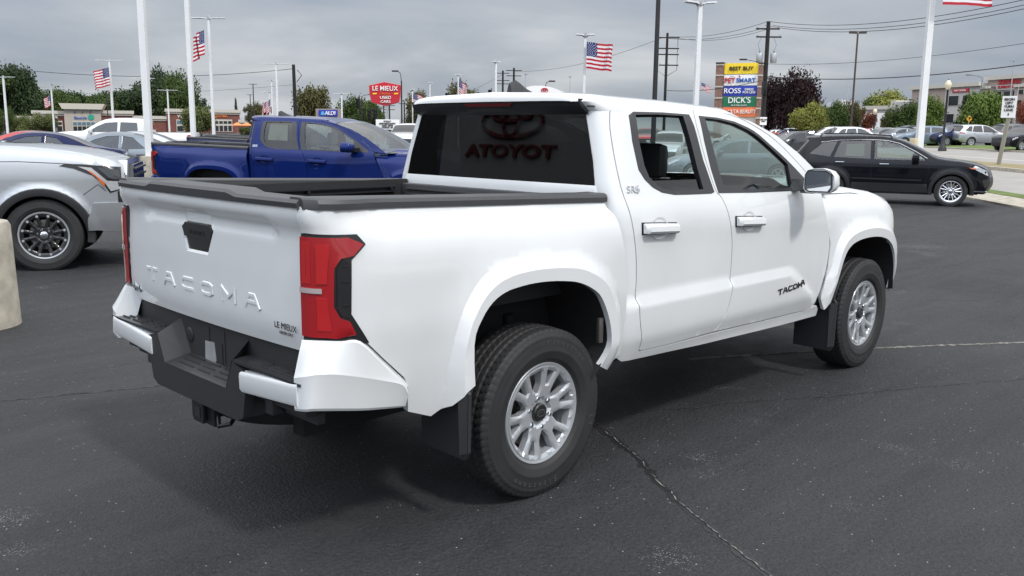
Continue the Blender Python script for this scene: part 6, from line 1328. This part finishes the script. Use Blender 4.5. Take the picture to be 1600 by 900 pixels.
b.rect('sign_block', 494, 170.5, 527, 205, TAN, 0, 1.2, bot=True); b.rect('sign_face', 499.5, 172.5, 528, 182.3, ROYAL, -.15, .2); b.word('ALDI', 518, 177.6, 5.6, WHT, -.2, 1.15, bold=.02); MB().prism([(b.U(503), b.Z(503,180)), (b.U(504.5), b.Z(504,175)), (b.U(507.5), b.Z(507,174.5)), (b.U(509), b.Z(509,180))], -.2, -.14, 'xz').build('emblem', mat('sign_light_blue', (.10, .45, .75), .5), b.root, False, fix=True)
b = board('canopy', 'white curved canopy top with a small red emblem, just behind the roof aerial', 'canopy', 815, 60, 890, 60)
poly('canopy_top', [(822,152),(822,138),(832,136.2),(845,136),(858,138),(870,142),(882,147),(892,152)], WHT, -.3, 2.5)
for (ex, ez, cz) in ((5.2, 3.2, 0), (1.6, 2.9, 0), (3.2, 1.2, -.9)):
    pts = [(b.U(849.5+ex*math.cos(a)), -.33, b.Z(849.5, 143+cz+ez*math.sin(a))) for a in np.linspace(0, 2*PI, 25)]; MB().tube(pts, .022, 5, caps=False).build('emblem', SRED, b.root)
# traffic signals
SIG = mat('signal_black', (.012, .012, .012), .5)
def signal(px, d, y0, y1, label):
    p_ = gat(px, d); t = thing('traffic_light', label, 'traffic light', p_, ARMY, 'traffic lights at the crossing'); z1, z0 = zat(px, y0, d)-p_.z, zat(px, y1, d)-p_.z; h = z1-z0; MB().box(-.17, -.12, z0, .17, .12, z1, 0, .02).build('housing', SIG, t)
    for k in range(3): c = z0+h*(k+.5)/3; MB().lathe([(.13,-.22),(.14,-.10)], 12, 0, 'y', (0, -.02, c)).build('hood', SIG, t); MB().lathe([(.0001,-.13),(.11,-.125)], 12, 0, 'y', (0, 0, c)).build('lens', DARKM, t)
    MB().tube([(.22, 0, 0), (.22, 0, z1+.2)], .05, 8).build('post', SIG, t)
signal(559.5, 100, 155, 170, 'highest traffic light left of the red hexagonal sign'); signal(577, 95, 172, 189, 'left traffic light of the pair under the red hexagonal sign'); signal(586, 95, 171, 188, 'right traffic light of the pair under the red hexagonal sign'); signal(698, 110, 147, 153, 'small traffic light just above the roof spoiler, left'); signal(764.5, 105, 142, 149, 'small traffic light beside the roof aerial')
# road sign
b = board('road_sign', 'white BEGIN LEFT TURN LANE sign on a tilted grey post', 'road sign', 1560, 40.0, 1586, 39.4)
b.root.rotation_euler = (0, 0, b.root.rotation_euler.z); b.rect('sign_plate', 1561.6, 151.5, 1584, 184.5, WHT, -.02, .012); b.rect('plate_back', 1561.9, 151.8, 1583.7, 184.2, GALV, -.006, .02)
for tx, py in (('BEGIN', 156.8), ('LEFT', 162.3), ('TURN', 167.6), ('LANE', 173)): b.word(tx, 1573, py, 4.1, SBLK, -.024, .98, bold=-.012)
for o in b.root.children:
    if o.name.startswith('sign_lettering'): pass
ax, az = b.U(1573), b.Z(1573, 179.5); MB().prism([(ax-.016,az+.07),(ax+.016,az+.07),(ax+.016,az+.0),(ax+.05,az+.0),(ax,az-.07),(ax-.05,az+.0),(ax-.016,az+.0)], -.026, -.021, 'xz').build('arrow', SBLK, b.root, False, fix=True)
MB().prism([(b.U(1570),b.Z(1570,184)),(b.U(1575.5),b.Z(1575,184)),(b.U(1566),-.1),(b.U(1560.5),-.1)], .02, .10, 'xz').build('post', mat('weathered_post', (.26, .25, .20), .8), b.root, False, fix=True)
b = board('road_sign', 'yellow diamond warning sign in front of the tree before the tan store', 'road sign', 1505, 84, 1520, 84)
MB().prism([(b.U(1512.5),b.Z(1512,181)),(b.U(1517),b.Z(1512,186.2)),(b.U(1512.5),b.Z(1512,191.5)),(b.U(1508),b.Z(1512,186.2))], -.02, .0, 'xz').build('sign_plate', mat('warning_yellow', (.75, .38, .02), .6), b.root, False, fix=True); b.word('↑', 1512.6, 186.2, 5, SBLK, -.03, 1.2); b.rect('post', 1512.1, 191, 1512.9, 215, GALV, .01, .06, bot=True); b.rect('arrow_stem', 1512.1, 184, 1513.0, 189, SBLK, -.03, .008)
b = board('small_sign', 'small white notice at the foot of the black utility pole', 'sign', 1184, 74, 1198, 74); b.rect('sign_plate', 1186.5, 183.5, 1197, 195.5, WHT, -.02, .03); b.rect('post', 1191, 195, 1192.5, 230, GALV, 0, .05, bot=True); b.word('LEFT ON\nEAST', 1191.8, 188.5, 2.0, SBLK, -.03, 1.0)
# ornamental lamps
def old_lamp(px, d, ytop, label):
    p_ = gat(px, d); H = zat(px, ytop, d)-p_.z; t = thing('lamp_post', label, 'lamp post', p_, 0, 'black old-style lamp posts'); MB().lathe([(.0001,0),(.30,0),(.28,.25),(.17,.42),(.13,.9),(.085,1.1),(.07,H-.85),(.10,H-.80),(.05,H-.78)], 16).build('pole', POLEK, t)
    MB().lathe([(.10,H-.80),(.16,H-.72),(.24,H-.50),(.23,H-.36),(.10,H-.14),(.03,H-.12)], 16).build('globe', mat('cream_globe', (.68, .62, .46), .3), t); MB().lathe([(.05,H-.14),(.02,H-.06),(.03,H-.03),(.001,H)], 10).build('finial', POLEK, t)
old_lamp(1475, 66, 125, 'black old-style lamp post with a cream globe on the grass bank'); old_lamp(1365, 105, 169, 'small distant old-style lamp post by the red autumn tree')

# ------------------------------------------------------------------ cars
KIND = dict(
 sedan=build_car('sedan', 'x', 'car', dict(SEDAN), STEELB, near=False, grid=.13), wagon=build_car('wagon', 'x', 'car', dict(WAGON, cut=[], rails=None), WHITE, grid=.13),
 suv=build_car('sport_utility', 'x', 'suv', dict(SUV, cut=[], hl=SUV['hl']), SILVER, grid=.13), hatch=build_car('hatchback', 'x', 'car', dict(HATCH), LBLUE, grid=.13), pickup=build_car('pickup_truck', 'x', 'pickup truck', dict(BIGPU, cut=[], hl=[(4.0,1.19),(4.5,1.17),(4.54,.95),(4.3,1.0)]), WHITE, grid=.14))
PROTOP = dict(sedan=STEELB, wagon=WHITE, suv=SILVER, hatch=LBLUE, pickup=WHITE); USED = set()
LEN = dict(sedan=1.3, wagon=1.35, suv=1.35, hatch=1.3, pickup=1.75)
def car_at(px, d, kind, P, hd, label, group=None, z=None, s=1):
    src = KIND[kind]
    o = copy_tree(src, None, {PROTOP[kind]: P}) ; x, y = at(px, d); L_ = LEN[kind]*s; x -= math.cos(R(hd))*L_; y -= math.sin(R(hd))*L_
    place(o, x, y, hd, gz(x, y) if z is None else z); o.scale = (s, s, s); o['label'] = label; o['category'] = {'wagon': 'car', 'sedan': 'car', 'hatch': 'car', 'suv': 'suv', 'pickup': 'pickup truck'}[kind]
    if group: o['group'] = group
    elif 'group' in o: del o['group']
    return o
G1 = 'cars in the front row of the lot across the road'
# beside and behind the silver pickup
car_at(172, 25.8, 'sedan', STEELB, 150, 'steel blue sedan whose tail with red lamps shows above the silver bonnet', z=0)
car_at(204, 30, 'sedan', SILVER, 150, 'silver sedan mostly hidden behind the steel blue sedan', z=0)
car_at(50, 23.5, 'sedan', NAVY, 152, 'navy sedan with a sloping roof just above the silver bonnet', z=0)
car_at(36, 27.0, 'sedan', REDP, 150, 'red sedan barely visible past the silver windscreen', z=0)
car_at(190, 37, 'pickup', WHITE, 143, 'white crew-cab pickup facing left behind the sedans and white pole', z=0)
car_at(640, 52, 'pickup', WHITE, 222, 'white pickup facing the camera beneath the red hexagonal sign', z=0)
car_at(430, 140, 'suv', WHITE, 120, 'white van-like vehicle glimpsed by the brick restaurant', z=0)
# right: front row
car_at(1533, 79, 'wagon', SILVER, -38, 'silver wagon seen from behind in the front row beside the road sign', G1, s=1.13)
car_at(1486, 80, 'suv', NAVY, 158, 'navy boxy sport utility with round lamps behind the old-style lamp', G1, s=1.1)
car_at(1437, 80, 'hatch', LBLUE, 128, 'light blue hatchback partly hidden by the tilted white flagpole', G1, s=1.2)
car_at(1404, 84, 'sedan', STEELB, 140, 'steel blue sedan left of the tilted white flagpole', G1, s=1.13)
car_at(1378, 90, 'sedan', GREYP, 140, 'grey sedan above the black sport utility bonnet', G1, s=1.13)
car_at(1343, 82, 'suv', WHITE, -50, 'white sport utility directly above the black roof, facing right', G1, s=1.13)
car_at(1292, 84, 'suv', WHITE, 130, 'white sport utility facing left above the tail of the black roof', G1, s=1.13)
car_at(1263, 88, 'sedan', BLACKP, 140, 'black sedan between two white vehicles in the front row', G1, s=1.1)
car_at(1228, 107, 'wagon', WHITE, 133, 'white wagon facing left under the purple tree', G1, s=1.13)
car_at(1240, 60, 'sedan', DKGREY, 150, 'dark car whose roof shows right behind the black tailgate glass', G1, s=1.13)
car_at(1592, 84, 'suv', GREYP, -35, 'grey sport utility cut by the right edge behind the silver wagon', G1, s=1.13)
car_at(1600, 62, 'suv', BLACKP, 160, 'black sport utility leaving the lot at the right edge', z=.62)
car_at(1415, 98, 'suv', DKGREY, 140, 'dark boxy sport utility in the second row behind the steel blue sedan', 'second row of the far lot', s=1.1)
car_at(1578, 104, 'suv', WHITE, -40, 'white and black sport utility in the second row behind the grey one', 'second row of the far lot', s=1.1)
# further rows
rnd = random.Random(11); PNT = [(WHITE, 'white', 5), (SILVER, 'silver', 4), (GREYP, 'grey', 3), (DKGREY, 'dark grey', 3), (BLACKP, 'black', 3), (NAVY, 'navy', 1), (REDP, 'red', 1), (TANP, 'champagne', 1), (STEELB, 'steel blue', 2)]
bag = [(m, n) for m, n, k in PNT for _ in range(k)]; KN = dict(sedan='sedan', wagon='wagon', suv='sport utility', hatch='hatchback', pickup='pickup truck'); row_names = {96: 'second', 104: 'third', 116: 'fourth', 130: 'fifth', 146: 'farthest'}
for D, rn in row_names.items():
    px = 1196 + rnd.uniform(0, 10)
    while px < 1625:
        k = rnd.choice(['sedan', 'suv', 'wagon', 'suv', 'hatch', 'sedan']); P, pn = rnd.choice(bag); d = D+rnd.uniform(-1.5, 1.5)
        car_at(px, d, k, P, rnd.choice([140, -40, 150, -30])+rnd.uniform(-6, 6), '%s %s in the %s row of the crowded lot on the right' % (pn, KN[k], rn), 'cars crowded in the far lot'); px += rnd.uniform(25, 38)*96/D*.95
# seen through the truck's windows and reflected in its glass
car_at(1013, 72, 'pickup', REDP, 215, 'red pickup truck seen through the open rear door window', z=0); car_at(1048, 46, 'suv', SILVER, 205, 'silver sport utility seen through the cab of the white pickup', z=0)
car_at(1140, 92, 'suv', WHITE, 130, 'white sport utility seen through the front door glass of the white pickup', z=0); car_at(1150, 30, 'sedan', STEELB, 128, 'steel blue sedan seen low through the front door glass of the white pickup', z=0)
for i, (x, y, k, P, lb) in enumerate(((9, -7.2, 'sedan', STEELB, 'steel blue sedan seen only as a reflection in the front door glass'), (13.5, -11, 'suv', WHITE, 'white sport utility seen only as a reflection in the front door glass'), (20, -16, 'sedan', SILVER, 'silver sedan seen only as a reflection in the far part of the door glass'))):
    o = car_at(1000, 50, k, P, 20, lb, z=0); place(o, x, y, 15)
for o in KIND.values():
    for c in o.children_recursive: bpy.data.objects.remove(c)
    bpy.data.objects.remove(o)
# dealership behind the camera: its front is what the rear window mirrors
DW = mat('dealership_panel', (.30, .30, .30), .6, noise=.05); DG = mat('dealership_glass', (.03, .035, .04), .08, spec=1); DK = mat('dealership_dark_panel', (.05, .05, .052), .6)
t = thing('dealership_building', 'grey car dealership front with red lettering, seen only mirrored in the white pickup rear window', 'building', (-34, 34.5, 0), 0)
MB().box(-8, -9.5, 0, 0, 8.0, 14.5).build('entrance_wall', DW, t, False); MB().box(-10, 8.0, 0, -1, 60, 10.0).build('wing_wall', DK, t, False); MB().box(-10, -22, 0, -1, -9.5, 7.0).build('wing_wall', DK, t, False); MB().box(0, -4, 0, .1, 4, 3.5).build('window', DG, t, False)
DR = mat('dealership_red', (.11, .008, .012), .5)
text('TOYOTA', 1.05, DR, 'sign_lettering', t, frame((.1, 0, 7.3), (0, 1, 0), (0, 0, 1)), .08, 2.2, .03)
for (ex, ez, cz) in ((3.2, .95, 0), (.8, .82, -.08), (2.0, .32, .34)):
    pts = [(.15, ex*math.cos(a), 9.1+cz+ez*math.sin(a)) for a in np.linspace(0, 2*PI, 33)]; MB().tube(pts, .15, 6, caps=False).build('emblem', DR, t)
